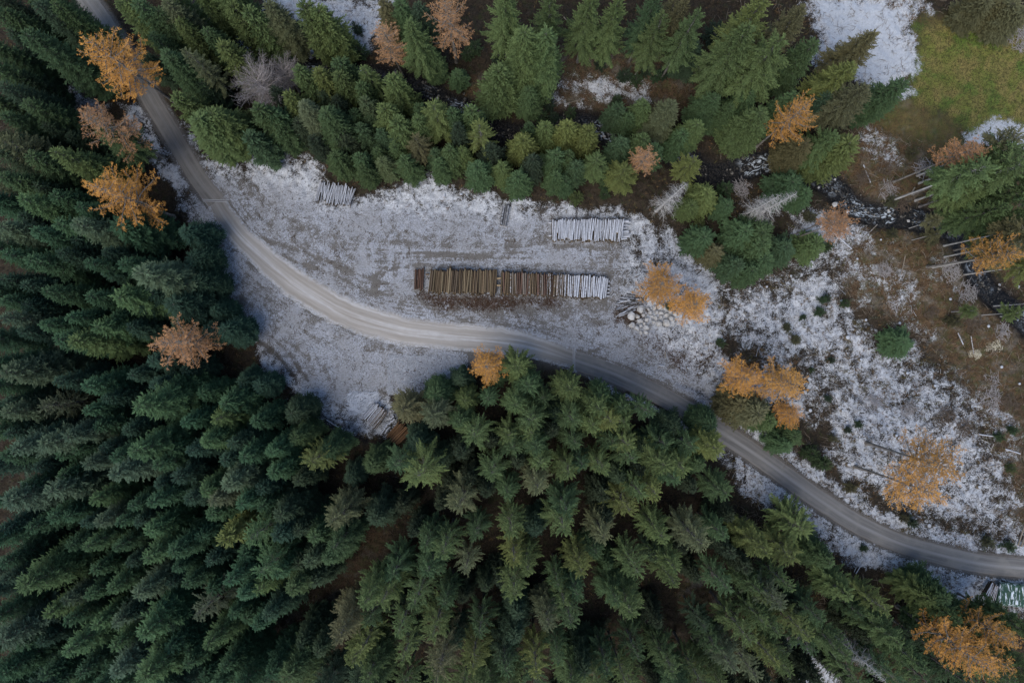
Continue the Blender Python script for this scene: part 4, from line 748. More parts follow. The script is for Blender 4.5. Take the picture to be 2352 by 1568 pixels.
def log_mesh(seed, taper):
    r = random.Random(seed); n, m = 10, 7; V = []; F = []; fm = []
    for i in range(m):
        t = i / (m - 1); x = t - .5; cy, cz = .22 * math.sin(t * 3 + seed) * r.uniform(.4, 1), .10 * math.sin(t * 4 + seed * 2)
        rad = 1 - taper * t
        for k in range(n):
            a = 2 * math.pi * k / n; q = rad * (1 + r.uniform(-.05, .05))
            V.append((x, cy + q * math.cos(a), cz + q * math.sin(a)))
    for i in range(m - 1):
        for k in range(n):
            F.append((i * n + k, i * n + (k + 1) % n, (i + 1) * n + (k + 1) % n, (i + 1) * n + k)); fm.append(0)
    F.append(tuple(range(n))[::-1]); fm.append(1); F.append(tuple((m - 1) * n + k for k in range(n))); fm.append(1)
    me = mesh_from('log', V, F, [M_LOG, M_CUT], fm)
    me.polygons.foreach_set('use_smooth', [f == 0 for f in fm]); return me
LOGS = [log_mesh(k, t) for k, t in enumerate((.10, .16, .22, .12, .28, .08))]
lr = random.Random(77)
def log_at(p, q, rad, col, frost, name='log', mesh=None):
    p, q = Vector(p), Vector(q); d = q - p
    o = obj(name, mesh or LOGS[lr.randrange(len(LOGS))])
    o.location = (p + q) / 2
    o.rotation_mode = 'QUATERNION'; o.rotation_quaternion = d.to_track_quat('X', 'Z') @ Euler((lr.uniform(0, 6.28), 0, 0)).to_quaternion()
    o.scale = (d.length, rad, rad); o.color = (*col, frost)
    return o
def shade(c, a=.6, b=1.3):
    k = lr.uniform(a, b); return tuple(x * k for x in c)
ORD = 'first second third fourth fifth sixth seventh eighth ninth tenth eleventh twelfth thirteenth fourteenth fifteenth sixteenth seventeenth eighteenth nineteenth twentieth'.split()
TENS = {20: 'twenty', 30: 'thirty', 40: 'forty', 50: 'fifty'}
def ordinal(n):
    if n <= 20: return ORD[n - 1]
    return {30: 'thirtieth', 40: 'fortieth', 50: 'fiftieth'}[n] if n % 10 == 0 else TENS[n // 10 * 10] + '-' + ORD[n % 10 - 1]
def q3(qx, qy, z): return (*W(qx, qy, z), z)
BUR = []                                  # lower layers of every stack
def stack(n, A0, A1, B0, B1, ztop, rad, col, frost, where, group, jit=1.4, cross=.6, layers=4, side=('left', 'right'), minlen=1.0, fit=1.0):
    """n logs side by side; upper ends run A0->A1, lower ends B0->B1 (sketch frame)"""
    us = []; acc = 0; rads = [rad * lr.choice((.5, .7, .85, 1, 1, 1.15, 1.5)) for _ in range(n)]; tot = sum(rads)
    for i in range(n): us.append((acc + rads[i] / 2) / tot); acc += rads[i]
    width = math.hypot(*(np.array(W(*A1)) - np.array(W(*A0))))
    for i in range(n):
        u = us[i]; z = ztop(u) if callable(ztop) else ztop
        a = [A0[k] + (A1[k] - A0[k]) * u for k in (0, 1)]; b = [B0[k] + (B1[k] - B0[k]) * u for k in (0, 1)]
        dx, dy = b[0] - a[0], b[1] - a[1]; l = math.hypot(dx, dy); e0, e1 = lr.gauss(0, jit) / l, lr.gauss(0, jit) / l
        sh = 1 if lr.random() > .12 else lr.uniform(minlen, 1)
        tw = lr.gauss(0, cross)
        pa = (a[0] + dx * e0 + tw, a[1] + dy * e0); pb = (a[0] + dx * (e0 + (1 + e1 - e0) * sh) - tw, a[1] + dy * (e0 + (1 + e1 - e0) * sh))
        c = shade(col(u) if callable(col) else col); f = (frost(u) if callable(frost) else frost) + lr.uniform(-.10, .10)
        rr_ = width * rads[i] / tot * .5 * lr.uniform(.74, .96) * fit
        p3, q_3 = q3(*pa, z + lr.uniform(-.12, .09)), q3(*pb, z + lr.uniform(-.12, .09))
        if lr.random() < .5: p3, q_3 = q_3, p3
        o = log_at(p3, q_3, rr_, c, max(0, f))
        look = 'frost-white' if f > .55 else ('half-frosted' if f > .32 else ('brown barked' if rr_ > .10 else 'thin brown barked'))
        if i < n / 2: pos = f'{ordinal(i + 1)} from the {side[0]} end'
        else: pos = f'{ordinal(n - i)} from the {side[1]} end'
        tag(o, f'{look} log, {pos} of {where}', 'log', group)
        for k in range(1, layers + 1):
            zz = z - k * .24
            if zz < .1: break
            s = lr.gauss(0, .18); ux = lr.uniform(-.1, .1)
            d = Vector(q_3) - Vector(p3); dn = d.normalized(); off = Vector((-dn.y, dn.x, 0)) * ux
            P1, P2 = Vector(p3) + dn * s + off, Vector(q_3) + dn * (s + lr.gauss(0, .1)) + off; P1.z = P2.z = zz
            BUR.append((P1, P2, rr_ * .95, f))
BRN = (.108, .078, .048); RED = (.085, .050, .036); GRY = (.20, .165, .135)
top1 = lambda u: 1.15 + .75 * math.sin(math.pi * min(1, u * 1.15 + .12)) ** 1.0
stack(6, (953, 619), (974, 618), (950, 665), (972, 664), .55, .13, RED, .12, 'the short reddish bundle', 'logs of the short reddish bundle', layers=1)
stack(46, (988, 622), (1142, 620), (984, 671), (1140, 673), top1, .14, lambda u: (BRN if lr.random() < .6 else ((.078, .058, .040) if lr.random() < .6 else (.15, .115, .07))), .12, 'the long brown stack', 'logs of the long brown stack', 2.0, .7, 5)
mixf = lambda u: .20 + .34 * lr.random() * (u > .08) * (.5 + u) + (.38 * sstep(u, .40, .95))
stack(58, (1151, 624), (1397, 637), (1150, 673), (1393, 684), lambda u: 1.6 - .35 * u, .13, lambda u: (BRN if lr.random() < .5 else ((.100, .060, .044) if lr.random() < .6 else GRY)), mixf, 'the mixed brown and white stack', 'logs of the mixed brown and white stack', 1.7, .7, 5)
stack(56, (1269, 505), (1434, 504), (1267, 550), (1429, 552), lambda u: 1.5, .13, lambda u: GRY if lr.random() < .7 else (.20, .145, .06), .80, 'the frosted stack', 'logs of the frosted stack', 2.2, .9, 4, minlen=.55)
stack(42, (733, 416), (815, 431), (724, 461), (806, 472), lambda u: .75, .11, GRY, .80, 'the untidy small pile', 'logs of the untidy small pile', 3.2, 1.6, 2, minlen=.6, fit=.88)
stack(3, (1153, 471), (1171, 469), (1147, 519), (1163, 521), .55, .22, (.10, .10, .105), .40, 'the three thick logs lying alone', 'three thick logs lying alone', 1.5, .3, 0, fit=1.12)
stack(15, TQ('12', 1062, 592), TQ('12', 1160, 678), TQ('12', 948, 716), TQ('12', 1070, 815), lambda u: 1.1, .13, GRY, lambda u: .80 - .35 * u, 'the frosted half-pile', 'frosted logs of the forest-edge pile', 2, .8, 3)
stack(16, TQ('12', 1255, 758), TQ('12', 1378, 832), TQ('12', 1150, 882), TQ('12', 1248, 955), lambda u: 1.2, .14, (.155, .085, .042), .06, 'the dark brown half-pile', 'brown logs of the forest-edge pile', 2.4, 1.2, 3)
stack(9, TQ('33', 2052, 715), TQ('33', 2122, 745), TQ('33', 2000, 825), TQ('33', 2085, 890), lambda u: 1.15, .15, (.24, .16, .10), .66, 'the tarp-covered pile', 'logs under the green tarp', 3.5, 1.2, 3, minlen=.5)
# short broken blocks between the two halves of the forest-edge pile
for i, (x, y) in enumerate([(1165, 775), (1150, 800), (1135, 825), (1120, 845), (1190, 760), (1175, 810), (1155, 838), (1205, 720), (1212, 745)]):
    qx, qy = TQ('12', x, y); a = math.radians(lr.uniform(30, 60)); l = 5.5
    tag(log_at(q3(qx - l * math.cos(a), qy + l * math.sin(a), .45), q3(qx + l * math.cos(a), qy - l * math.sin(a), .5), .17, GRY, .62, 'wood_block'),
        f'short frosted wood block, {ordinal(i + 1)} counted upward in the gap of the forest-edge pile', 'wood block', 'blocks in the gap of the pile')
# bearers that poke out of the stacks
BEAR = [((1260, 512), (1275, 512), .4, .15), ((1260, 541), (1275, 541), .4, .15)] + [((1428, y), (1428 + l, y + lr.uniform(-1, 1)), .5, r) for y, l, r in
        ((508, 16, .22), (509.5, 21, .16), (516, 14, .11), (519, 20, .12), (524, 13, .16), (530, 15, .13), (533, 17, .22), (538, 21, .12), (543, 19, .20), (548, 12, .2))]
BN = ['upper bearer log at the left end', 'lower bearer log at the left end'] + [f'{ordinal(k + 1)} crosswise short log from the top, at the right end' for k in range(10)]
for (a, b, z, r), nme in zip(BEAR, BN):
    tag(log_at(q3(*a, z), q3(*b, z), r, GRY, .85, 'cross_log'), nme + ' of the frosted stack', 'log', 'cross logs of the frosted stack')
for k, y in enumerate((639, 655)):
    tag(log_at(q3(1141, y, .9), q3(1152, y, .9), .17, (.3, .22, .13), .3, 'cross_log'), f'{("upper", "lower")[k]} crosswise log between the brown stack and the mixed stack', 'log')
for k, y in enumerate((646, 656, 664, 672, 680)):
    tag(log_at(q3(1388, y, .5), q3(1400, y, .5), .16, GRY, .85, 'cross_log'), f'{ordinal(k + 1)} crosswise log from the top, at the white end of the mixed stack', 'log', 'cross logs of the mixed stack')
tag(log_at(q3(978, 630, .3), q3(986, 630, .3), .16, BRN, .1, 'cross_log'), 'short brown cross log poking out of the brown stack toward the reddish bundle', 'log')
for (x, y, l, a, r, lab) in ((1649, 258, 8, 75, .20, 'stubby frosted log lying alone below the young spruces'), (1790, 248, 5, 5, .18, 'short white log block lying alone beside a spruce')):
    qx, qy = TQ('11', x, y); a = math.radians(a); h = l / 2
    tag(log_at(q3(qx - h * math.cos(a), qy + h * math.sin(a), .2), q3(qx + h * math.cos(a), qy - h * math.sin(a), .2), r, GRY, .9), lab, 'log')
# all buried layers of the stacks: nobody could count them
Vb, Fb, fmb = [], [], []
for P1, P2, r, f in BUR:
    d = (P2 - P1).normalized(); x = d.cross(Vector((0, 0, 1))).normalized(); y = x.cross(d); b = len(Vb)
    for P_ in (P1, P2):
        for k in range(8):
            a = k * math.pi / 4; Vb.append(P_ + x * (math.cos(a) * r) + y * (math.sin(a) * r))
    for k in range(8): Fb.append((b + k, b + (k + 1) % 8, b + 8 + (k + 1) % 8, b + 8 + k)); fmb.append(0)
    Fb.append(tuple(b + k for k in range(8))[::-1]); fmb.append(1); Fb.append(tuple(b + 8 + k for k in range(8))); fmb.append(1)
lm = NG('gap_shade_bark'); nn = lm.noise(lm.obcoord(), 4, 4, .6); lm.bsdf(lm.mix(nn, (.025, .018, .012), (.075, .054, .035)), .9)  # lower logs coloured darker, painting the shade in the gaps between logs
o = obj('stacked_logs', mesh_from('stacked_logs', [tuple(v) for v in Vb], Fb, [lm.m, M_CUT], fmb)); tag(o, 'lower layers of logs inside the timber stacks', 'logs', None, 'stuff')

# ------------------------------------------------------------------ tarpaulin over the pile at the right edge
tq = [TQ('33', *p) for p in ((2112, 702), (2210, 706), (2331, 730), (2520, 745), (2520, 925), (2331, 918), (2200, 922), (2068, 898))]
topL, topR, botL, botR = TQ('33', 2118, 700), TQ('33', 2560, 760), TQ('33', 2072, 905), TQ('33', 2540, 940)
nu, nv = 110, 46; Vt = []; 
for i in range(nu):
    for j in range(nv):
        u = i / (nu - 1); v_ = j / (nv - 1)
        qx = (topL[0] + (topR[0] - topL[0]) * u) * (1 - v_) + (botL[0] + (botR[0] - botL[0]) * u) * v_
        qy = (topL[1] + (topR[1] - topL[1]) * u) * (1 - v_) + (botL[1] + (botR[1] - botL[1]) * u) * v_
        qy += (2.2 * (vnoise(u * 9, v_ * 0, 1, 4) - .5)) * (1 if v_ > .5 else -1) * abs(2 * v_ - 1)
        drop = max(0, (abs(2 * v_ - 1) - .80) / .20) ** 1.5; dropx = max(0, (.05 - u) / .05) ** 1.5
        fold = .16 * (vnoise(u * 26 + v_ * 1.5, v_ * 2.2, 1, 9) - .5) + .10 * (fbm(u * 40 - v_ * 6, v_ * 8, 1, 19, 3) - .5) + .05 * math.sin(u * 75 + 2.2 * v_)
        z = 1.55 - 1.0 * max(drop, dropx) + float(fold)
        Vt.append((*W(qx, qy, z), z))
I = np.arange(nu * nv).reshape(nu, nv)
Ft = np.stack([I[:-1, :-1], I[:-1, 1:], I[1:, 1:], I[1:, :-1]], -1).reshape(-1, 4)
g = NG('green_tarpaulin'); P = g.obcoord()
up = g.node('ShaderNodeSeparateXYZ', {0: g.node('ShaderNodeNewGeometry').outputs['Normal']}).outputs[2]
strk = g.noise(g.map(P, rot=(0, 0, .32), scale=(1.7, .30, 1)), 1.9, 5, .62, .5)
frs = g.mul(g.step(strk, .53, .58), g.step(g.noise(P, 2.2, 4, .6), .30, .48))
col = g.mix(g.noise(P, .9, 3, .6), (.014, .042, .025), (.028, .070, .042))
g.bsdf(g.mix(g.mul(frs, .9), col, (.62, .66, .70)), .55, g.bump(strk, .05, .4), .3)
me = mesh_from('tarpaulin', Vt, Ft, [g.m], smooth=True)
o = obj('tarpaulin', me); md = o.modifiers.new('thickness', 'SOLIDIFY'); md.thickness = .02
tag(o, 'dark green tarpaulin streaked with frost over the log pile at the road', 'tarpaulin')

# ------------------------------------------------------------------ charred poles beside the boulders
POLE = []
def pole(tile, x0, y0, x1, y1, r, z0, z1, frost, col, lab, name='pole', group='weathered poles beside the boulders', cat='pole'):
    a, b = TQ(tile, x0, y0), TQ(tile, x1, y1)
    wa, wb = W(*a), W(*b)
    tag(log_at((*W(*a, gz(*wa) + z0), gz(*wa) + z0), (*W(*b, gz(*wb) + z1), gz(*wb) + z1), r, col, frost, name), lab, cat, group)
k = 0
for i in range(44):
    u = i / 43; ang = math.radians(-6 + 44 * u + lr.uniform(-9, 9)); cx = 1075 + lr.uniform(-70, 95); cy = 1110 + 160 * u + lr.uniform(-14, 14)
    if cy > 1215 and cx > 1100: cx -= 70
    l = lr.uniform(40, 95); dx, dy = math.cos(ang) * l, -math.sin(ang) * l
    k += 1
    pole('21', cx - dx * .6, cy - dy * .6, cx + dx * .6, cy + dy * .6, lr.uniform(.045, .10), lr.uniform(.1, .5), lr.uniform(.2, .8), lr.uniform(.25, .8), (.035, .032, .030),
         f'weathered pole with frosted top, {ordinal(k)} counted downward in the heap left of the boulders')
for i, (a, b, c, d_) in enumerate([(970, 1180, 1075, 1192), (985, 1225, 1030, 1195), (1005, 1285, 1150, 1225), (980, 1290, 1020, 1260), (940, 1120, 965, 1090), (1160, 970, 1195, 930), (1040, 890, 1080, 870), (1065, 1080, 1085, 1058)]):
    pole('21', a, b, c, d_, .07, .15, .25, .7, (.05, .045, .04), ['long pale pole sticking out left of the pole heap', 'short pole under the long pale one, left of the heap', 'long pole along the lower edge of the pole heap', 'lowest short pole left of the boulders',
         'bent stick halfway between the mixed stack and the pole heap', 'pale plank left of the rusty larch', 'thin branch lying above the mixed stack end', 'short pole at the upper tip of the heap'][i])

# ------------------------------------------------------------------ boulders
g = NG('pale_granite'); P = g.obcoord(); rnd = g.node('ShaderNodeObjectInfo').outputs['Random']
P2 = g.node('ShaderNodeVectorMath', {0: P, 1: g.comb(g.mul(rnd, 50), 0, 0)}).outputs[0]
n, f = g.noise(P2, 1.6, 5, .65), g.noise(P2, 7, 3, .6)
up = g.node('ShaderNodeSeparateXYZ', {0: g.node('ShaderNodeNewGeometry').outputs['Normal']}).outputs[2]
c = g.mix(g.step(n, .3, .7), (.27, .25, .225), (.44, .425, .40)); c = g.mix(g.step(f, .6, .75), c, (.12, .105, .09))
c = g.mix(g.mul(g.step(g.add(up, g.mul(g.sub(n, .5), 1.6)), .60, 1.05), .35), c, (.46, .475, .50))
g.bsdf(c, .9, g.bump(g.add(n, g.mul(f, .4)), .12, .8), .15); M_ROCK = g.m
def rock_mesh(seed, sub=3):
    import bmesh
    bm = bmesh.new(); bmesh.ops.create_icosphere(bm, subdivisions=sub, radius=1); r = random.Random(seed)
    planes = [(Vector((r.gauss(0, 1), r.gauss(0, 1), r.gauss(0, 1))).normalized(), r.uniform(.62, .92)) for _ in range(11)]
    for v in bm.verts:
        p = v.co.copy()
        for nrm, d in planes:
            e = p.dot(nrm) - d
            if e > 0: p -= nrm * e * .9
        p *= 1 + .10 * mnoise.noise(p * 1.8 + Vector((seed, 0, 0))) + .03 * mnoise.noise(p * 6)
        p.z *= .85; v.co = p
    me = bpy.data.meshes.new('boulder'); bm.to_mesh(me); bm.free(); me.materials.append(M_ROCK); return me
ROCKS = [rock_mesh(k) for k in range(8)]
BOULD = [(1190, 1222, 40), (1115, 1275, 38), (1165, 1283, 21), (1185, 1320, 26), (1117, 1355, 28), (1160, 1382, 28), (1222, 1340, 17), (1240, 1378, 26), (1245, 1308, 23), (1215, 1272, 19), (1235, 1416, 19), (1195, 1420, 17), (1275, 1250, 19), (1312, 1210, 24),
         (1355, 1200, 28), (1325, 1250, 18), (1320, 1295, 24), (1300, 1330, 17), (1345, 1345, 31), (1365, 1250, 25), (1362, 1290, 18), (1410, 1335, 37), (1450, 1302, 28), (1440, 1240, 24), (1480, 1262, 25), (1400, 1205, 26), (1410, 1268, 20), (1285, 1280, 16), (1258, 1222, 15), (1190, 1360, 16)]
BL = ['largest round pale boulder at the top left of the heap', 'big boulder at the left edge of the heap beside the poles', 'flat white boulder beside the big left one', 'angular white boulder left of the heap centre', 'boulder at the lower left corner of the heap', 'boulder with a plank leaning on it, low left in the heap',
      'small grey stone just right of the heap\'s left cluster', 'upright boulder low in the middle of the heap', 'boxy pale boulder in the middle of the heap', 'brownish boulder right below the largest round one', 'small boulder at the lowest tip of the heap', 'brown stone beside the lowest tip of the heap', 'stone under the rusty larch twigs at heap centre',
      'pale boulder touching the rusty larch above the heap', 'tallest pale boulder at the upper edge of the heap', 'narrow stone in the upper middle of the heap', 'rounded boulder in the right middle of the heap', 'small stone between the middle boulder pair', 'long leaning boulder at the lower middle of the heap', 'wide flat boulder in the upper right of the heap',
      'dark wedge stone under the wide flat boulder', 'widest slab boulder at the lower right of the heap', 'pale oval boulder near the right end', 'boulder below the green moss near the orange larch', 'rightmost white boulder beside the orange larch', 'grey boulder half hidden by moss at the top', 'stone between the two right-hand boulder groups',
      'tiny stone in the heap centre gap', 'small stone tucked right of the largest round boulder', 'small white stone under the angular white boulder']
for (x, y, r), lab in zip(BOULD, BL):
    qx, qy = TQ('21', x, y); wx, wy = W(qx, qy); R_ = r * .0207
    o = obj('boulder', ROCKS[lr.randrange(8)]); o.location = (wx, wy, gz(wx, wy) + R_ * .45); o.rotation_euler = (lr.uniform(-.4, .4), lr.uniform(-.4, .4), lr.uniform(0, 6.28))
    o.scale = (R_ * lr.uniform(.92, 1.12), R_ * lr.uniform(.92, 1.12), R_ * lr.uniform(.85, 1.1)); tag(o, lab, 'boulder', 'boulders of the heap')
# ------------------------------------------------------------------ stumps and fallen trunks on the hillside
g = NG('stump_wood'); P = g.obcoord(); n = g.noise(P, 6, 4, .6)
g.bsdf(g.mix(n, (.07, .055, .04), (.17, .14, .10)), .9); M_STUMP = g.m
g = NG('snow_cap'); n = g.noise(g.obcoord(), 5, 3, .6); g.bsdf(g.mix(n, (.27, .285, .31), (.44, .455, .48)), .8); M_CAP = g.m
def stump_meshes(seed):
    r = random.Random(seed); n = 14; V, F = [], []
    for z, q in ((-.2, 1.5), (.1, 1.15), (.45, 1)):
        for k in range(n): a = 6.283 * k / n; V.append((q * math.cos(a) * r.uniform(.93, 1.07), q * math.sin(a) * r.uniform(.93, 1.07), z))
    for i in range(2):
        for k in range(n): F.append((i * n + k, i * n + (k + 1) % n, (i + 1) * n + (k + 1) % n, (i + 1) * n + k))
    F.append(tuple(2 * n + k for k in range(n)))
    C, G = [], []
    for z, q in ((.452, .97), (.54, .93), (.60, .6)):
        for k in range(n): a = 6.283 * k / n; C.append((q * math.cos(a) * r.uniform(.9, 1.06), q * math.sin(a) * r.uniform(.9, 1.06), z))
    for i in range(2):
        for k in range(n): G.append((i * n + k, i * n + (k + 1) % n, (i + 1) * n + (k + 1) % n, (i + 1) * n + k))
    G.append(tuple(2 * n + k for k in range(n)))
    return mesh_from('stump', V, F, [M_STUMP]), mesh_from('snow_cap', C, G, [M_CAP], smooth=True)
SM = [stump_meshes(k) for k in range(3)]
STUMPS = [('31', 842, 1460, 17, 'split snow-capped stump on the upper hillside'), ('31', 797, 1150, 11, 'white stump between two green saplings on the hillside'), ('31', 998, 1312, 10, 'white stump above the round green bush'), ('31', 915, 795, 9, 'small white stump below the fallen frosted trunk'), ('31', 357, 938, 9, 'white stump near the top left of the snowy hillside'),
          ('31', 1288, 1338, 11, 'pinkish white stump right of the brown bracken'), ('31', 875, 575, 9, 'white stump under the pale larch by the stream'), ('31', 1120, 632, 8, 'small white stump beside the stream bank'), ('31', 1715, 1135, 11, 'pale stump on brown bracken near the stream'), ('31', 2035, 1365, 12, 'bare pale stump at the right side of the bracken'), ('31', 150, 1030, 10, 'white stump at the left edge of the snowy hillside'), ('31', 500, 470, 9, 'white stump left of the pale larch'),
          ('32', 957, 227, 11, 'white stump right of the tan grass tuft'), ('32', 1340, 342, 12, 'white stump below the round green bush'), ('32', 1560, 447, 12, 'white stump at the right margin of the snow'), ('32', 525, 660, 14, 'white stump touching the orange larch'), ('32', 800, 660, 10, 'right one of two white stumps in mid hillside'), ('32', 772, 634, 9, 'left one of two white stumps in mid hillside'), ('32', 845, 765, 13, 'wide white stump under the mid hillside pair'), ('32', 1240, 868, 12, 'upper one of two stumps above the leaning larch trunks'),
          ('32', 1267, 893, 13, 'lower one of two stumps above the leaning larch trunks'), ('32', 980, 874, 8, 'cut stump above the foot of the leaning larch'), ('32', 848, 1117, 14, 'split white stump near the lane below the leaning larch'), ('32', 1075, 985, 8, 'small stump beside the upper leaning larch trunk'), ('32', 1950, 1305, 13, 'white stump right of the big orange larch pair'), ('32', 2140, 290, 12, 'pale stump on the dry grass slope'), ('32', 2288, 432, 10, 'pinkish stump at the right edge of the dry slope'), ('32', 910, 375, 9, 'small white stump on the upper middle snow'), ('32', 1635, 512, 6, 'tiny stump at the right margin of the snow'), ('22', 1590, 298, 9, 'white stump above the lane near the brush'), ('33', 1530, 235, 16, 'round snow-covered stump just above the lane'), ('33', 880, 325, 9, 'small tan stump below the lane')]
for t, x, y, r, lab in STUMPS:
    wx, wy = W(*TQ(t, x, y)); a, b = SM[lr.randrange(3)]; R_ = r * .0207 * 1.1
    e = empty('tree_stump', (wx, wy, gz(wx, wy)), lr.uniform(0, 6)); e.scale = (R_, R_, .6)
    tag(e, lab, 'tree stump', 'stumps on the felled hillside'); obj('stump', a, e); obj('snow_cap', b, e)
FT = [('31', 635, 500, 870, 712, .13, .75, 'long frosted fallen trunk pointing at the pale larch'), ('31', 1132, 460, 938, 655, .08, .5, 'thin fallen pole leaning from stream to snow'), ('31', 1490, 482, 1382, 532, .07, .3, 'thin pale pole at the stream bend'), ('31', 1545, 588, 1382, 637, .07, .3, 'thin pale pole just below the stream bend'), ('31', 1740, 1000, 1830, 925, .06, .2, 'thin pale stick among the right-hand trunks'),
      ('31', 1405, 190, 1372, 245, .14, .3, 'short thick pale trunk near the stream'), ('31', 970, 0, 1030, 150, .12, .7, 'frosted log on dark brush above the stream'), ('31', 1325, 770, 1290, 930, .10, .3, 'bent grey trunk on the brown bracken'), ('31', 1770, 1420, 1815, 1520, .12, .6, 'frosted trunk left of the pale leaf heaps'), ('31', 415, 820, 472, 803, .06, .7, 'short stick at the top of the snowy hillside'), ('31', 380, 590, 600, 495, .09, .1, 'upper slim brown trunk lying under the pale larch'),
      ('32', 1880, 30, 1905, 180, .10, .5, 'forked frosted trunk beside the pale leaf heap'), ('32', 1240, 280, 1290, 195, .08, .6, 'frosted branch below the round bush'), ('32', 1945, 860, 2110, 885, .11, .7, 'frosted fallen trunk on the bracken slope'), ('32', 2170, 985, 2300, 1025, .12, .7, 'frosted trunk lower on the bracken slope'), ('32', 2050, 1000, 2075, 940, .09, .5, 'dark short trunk on the bracken slope'), ('32', 2050, 1135, 2130, 1115, .09, .5, 'frosted stick lowest on the bracken slope'), ('32', 1970, 905, 2030, 935, .09, .6, 'frosted stick between the slope trunks'), ('32', 1185, 960, 1185, 1075, .06, .3, 'thin dark stick across the leaning larch trunk'), ('32', 1465, 1040, 1455, 1140, .06, .3, 'thin stick below the leaning larch crown'),
      ('33', 487, 443, 595, 470, .11, .75, 'frosted log poking from under the roadside spruce'), ('33', 905, 640, 955, 560, .09, .7, 'frosted pole among the dark trees below the lane'), ('33', 890, 625, 908, 585, .07, .7, 'shorter frosted pole beside the longer one below the lane'), ('33', 1285, 655, 1345, 605, .08, .7, 'white pole on the brush pile below the lane'), ('33', 1300, 740, 1355, 775, .16, .5, 'thick pale trunk end below the lane'), ('33', 1350, 720, 1460, 785, .13, .5, 'pale fallen trunk beside the spruce below the lane'), ('33', 2065, 915, 2260, 1040, .20, .35, 'thick bare trunk lying below the tarpaulin'), ('33', 2310, 410, 2345, 300, .16, .05, 'thick brown log at the right edge above the lane'), ('33', 2280, 400, 2331, 250, .13, .05, 'second brown log at the right edge above the lane'), ('33', 2210, 325, 2260, 395, .07, .05, 'thin cut pole beside the brown logs at the right edge'), ('33', 1050, 1035, 1110, 1085, .14, .2, 'bare trunk among spruces at the lower right'),
      ('33', 1275, 1060, 1350, 1110, .13, .3, 'bare pale trunk beside the grey dead tree'), ('33', 1280, 1005, 1365, 935, .05, .1, 'thin yellow stick in the forest gap'), ('20', 10, 610, 50, 590, .12, .6, 'upper pale log beside the olive spruce'), ('20', 10, 648, 85, 632, .12, .6, 'lower pale log beside the olive spruce'), ('20', 540, 145, 600, 220, .09, .2, 'slim brown trunk fallen at the feet of the tall spruces'), ('20', 450, 880, 560, 845, .06, .4, 'frosted branch above the stream'), ('20', 555, 880, 690, 845, .05, .4, 'second frosted branch above the stream'),
      ('10', 830, 230, 870, 170, .14, .75, 'short snowy log on the frosty slope'), ('10', 240, 105, 340, 90, .10, .7, 'white pole at the frosty stream bank'), ('10', 230, 30, 280, 40, .08, .7, 'short white pole at the top of the picture'), ('00', 500, 1265, 620, 1185, .16, .0, 'brown fallen trunk under the left forest'), ('00', 465, 235, 575, 305, .08, .3, 'pale thin trunk in the upper left forest'), ('00', 590, 355, 680, 330, .05, .2, 'thin pale stick beside the upper orange larch'), ('00', 1720, 560, 1890, 720, .13, .15, 'grey bare trunk below the frosty spruce'), ('00', 1710, 690, 1865, 820, .09, .35, 'grey dead trunk nearest the mid upper forest'), ('00', 130, 1515, 190, 1478, .18, .0, 'brown log on the dark left forest floor'),
      ('12', 650, 740, 750, 800, .12, .7, 'snowy old log at the forest edge left of the pile'), ('12', 700, 780, 750, 800, .10, .1, 'brown broken log at the forest edge'), ('22', 1345, 275, 1395, 285, .12, .9, 'short white plank at the road ditch'), ('22', 1870, 395, 1935, 500, .14, .05, 'dark beam under the left orange larch'), ('22', 1780, 370, 1830, 275, .06, .7, 'frosted branch above the lane'), ('22', 1690, 20, 1630, 80, .05, .5, 'thin frosted stick on the brush slope'), ('22', 1400, 160, 1405, 215, .08, .3, 'grey short stick on the brush slope'), ('22', 1280, 690, 1300, 725, .06, .7, 'white stick beside the corrugated boards'), ('23', 1090, 1145, 1130, 1225, .16, .05, 'dark trunk visible between lower spruces'), ('23', 1510, 1320, 1600, 1490, .14, .1, 'leaning bare trunk low in the picture'), ('30', 2015, 1150, 2190, 1235, .08, .95, 'straight snowy rail on the white field')]
for t, x0, y0, x1, y1, r, fr, lab in FT:
    pole(t, x0, y0, x1, y1, r, r * .8 + .1, r * .8 + .25, fr, (.20, .165, .125), lab, 'fallen_trunk', 'fallen trunks and poles on the ground', 'fallen trunk')
# loose planks right of the boulders
for i, (a, b, c, d_) in enumerate([(1400, 1400, 1450, 1455), (1445, 1440, 1495, 1410), (1435, 1430, 1500, 1350), (1360, 1380, 1352, 1350), (1345, 1430, 1375, 1445), (1460, 1380, 1500, 1430)]):
    pole('21', a, b, c, d_, .06, .12, .2, .8, (.2, .17, .13), f'broken frosted plank, {ordinal(i + 1)} from the left, below the boulders', 'plank', 'broken planks below the boulders', 'plank')

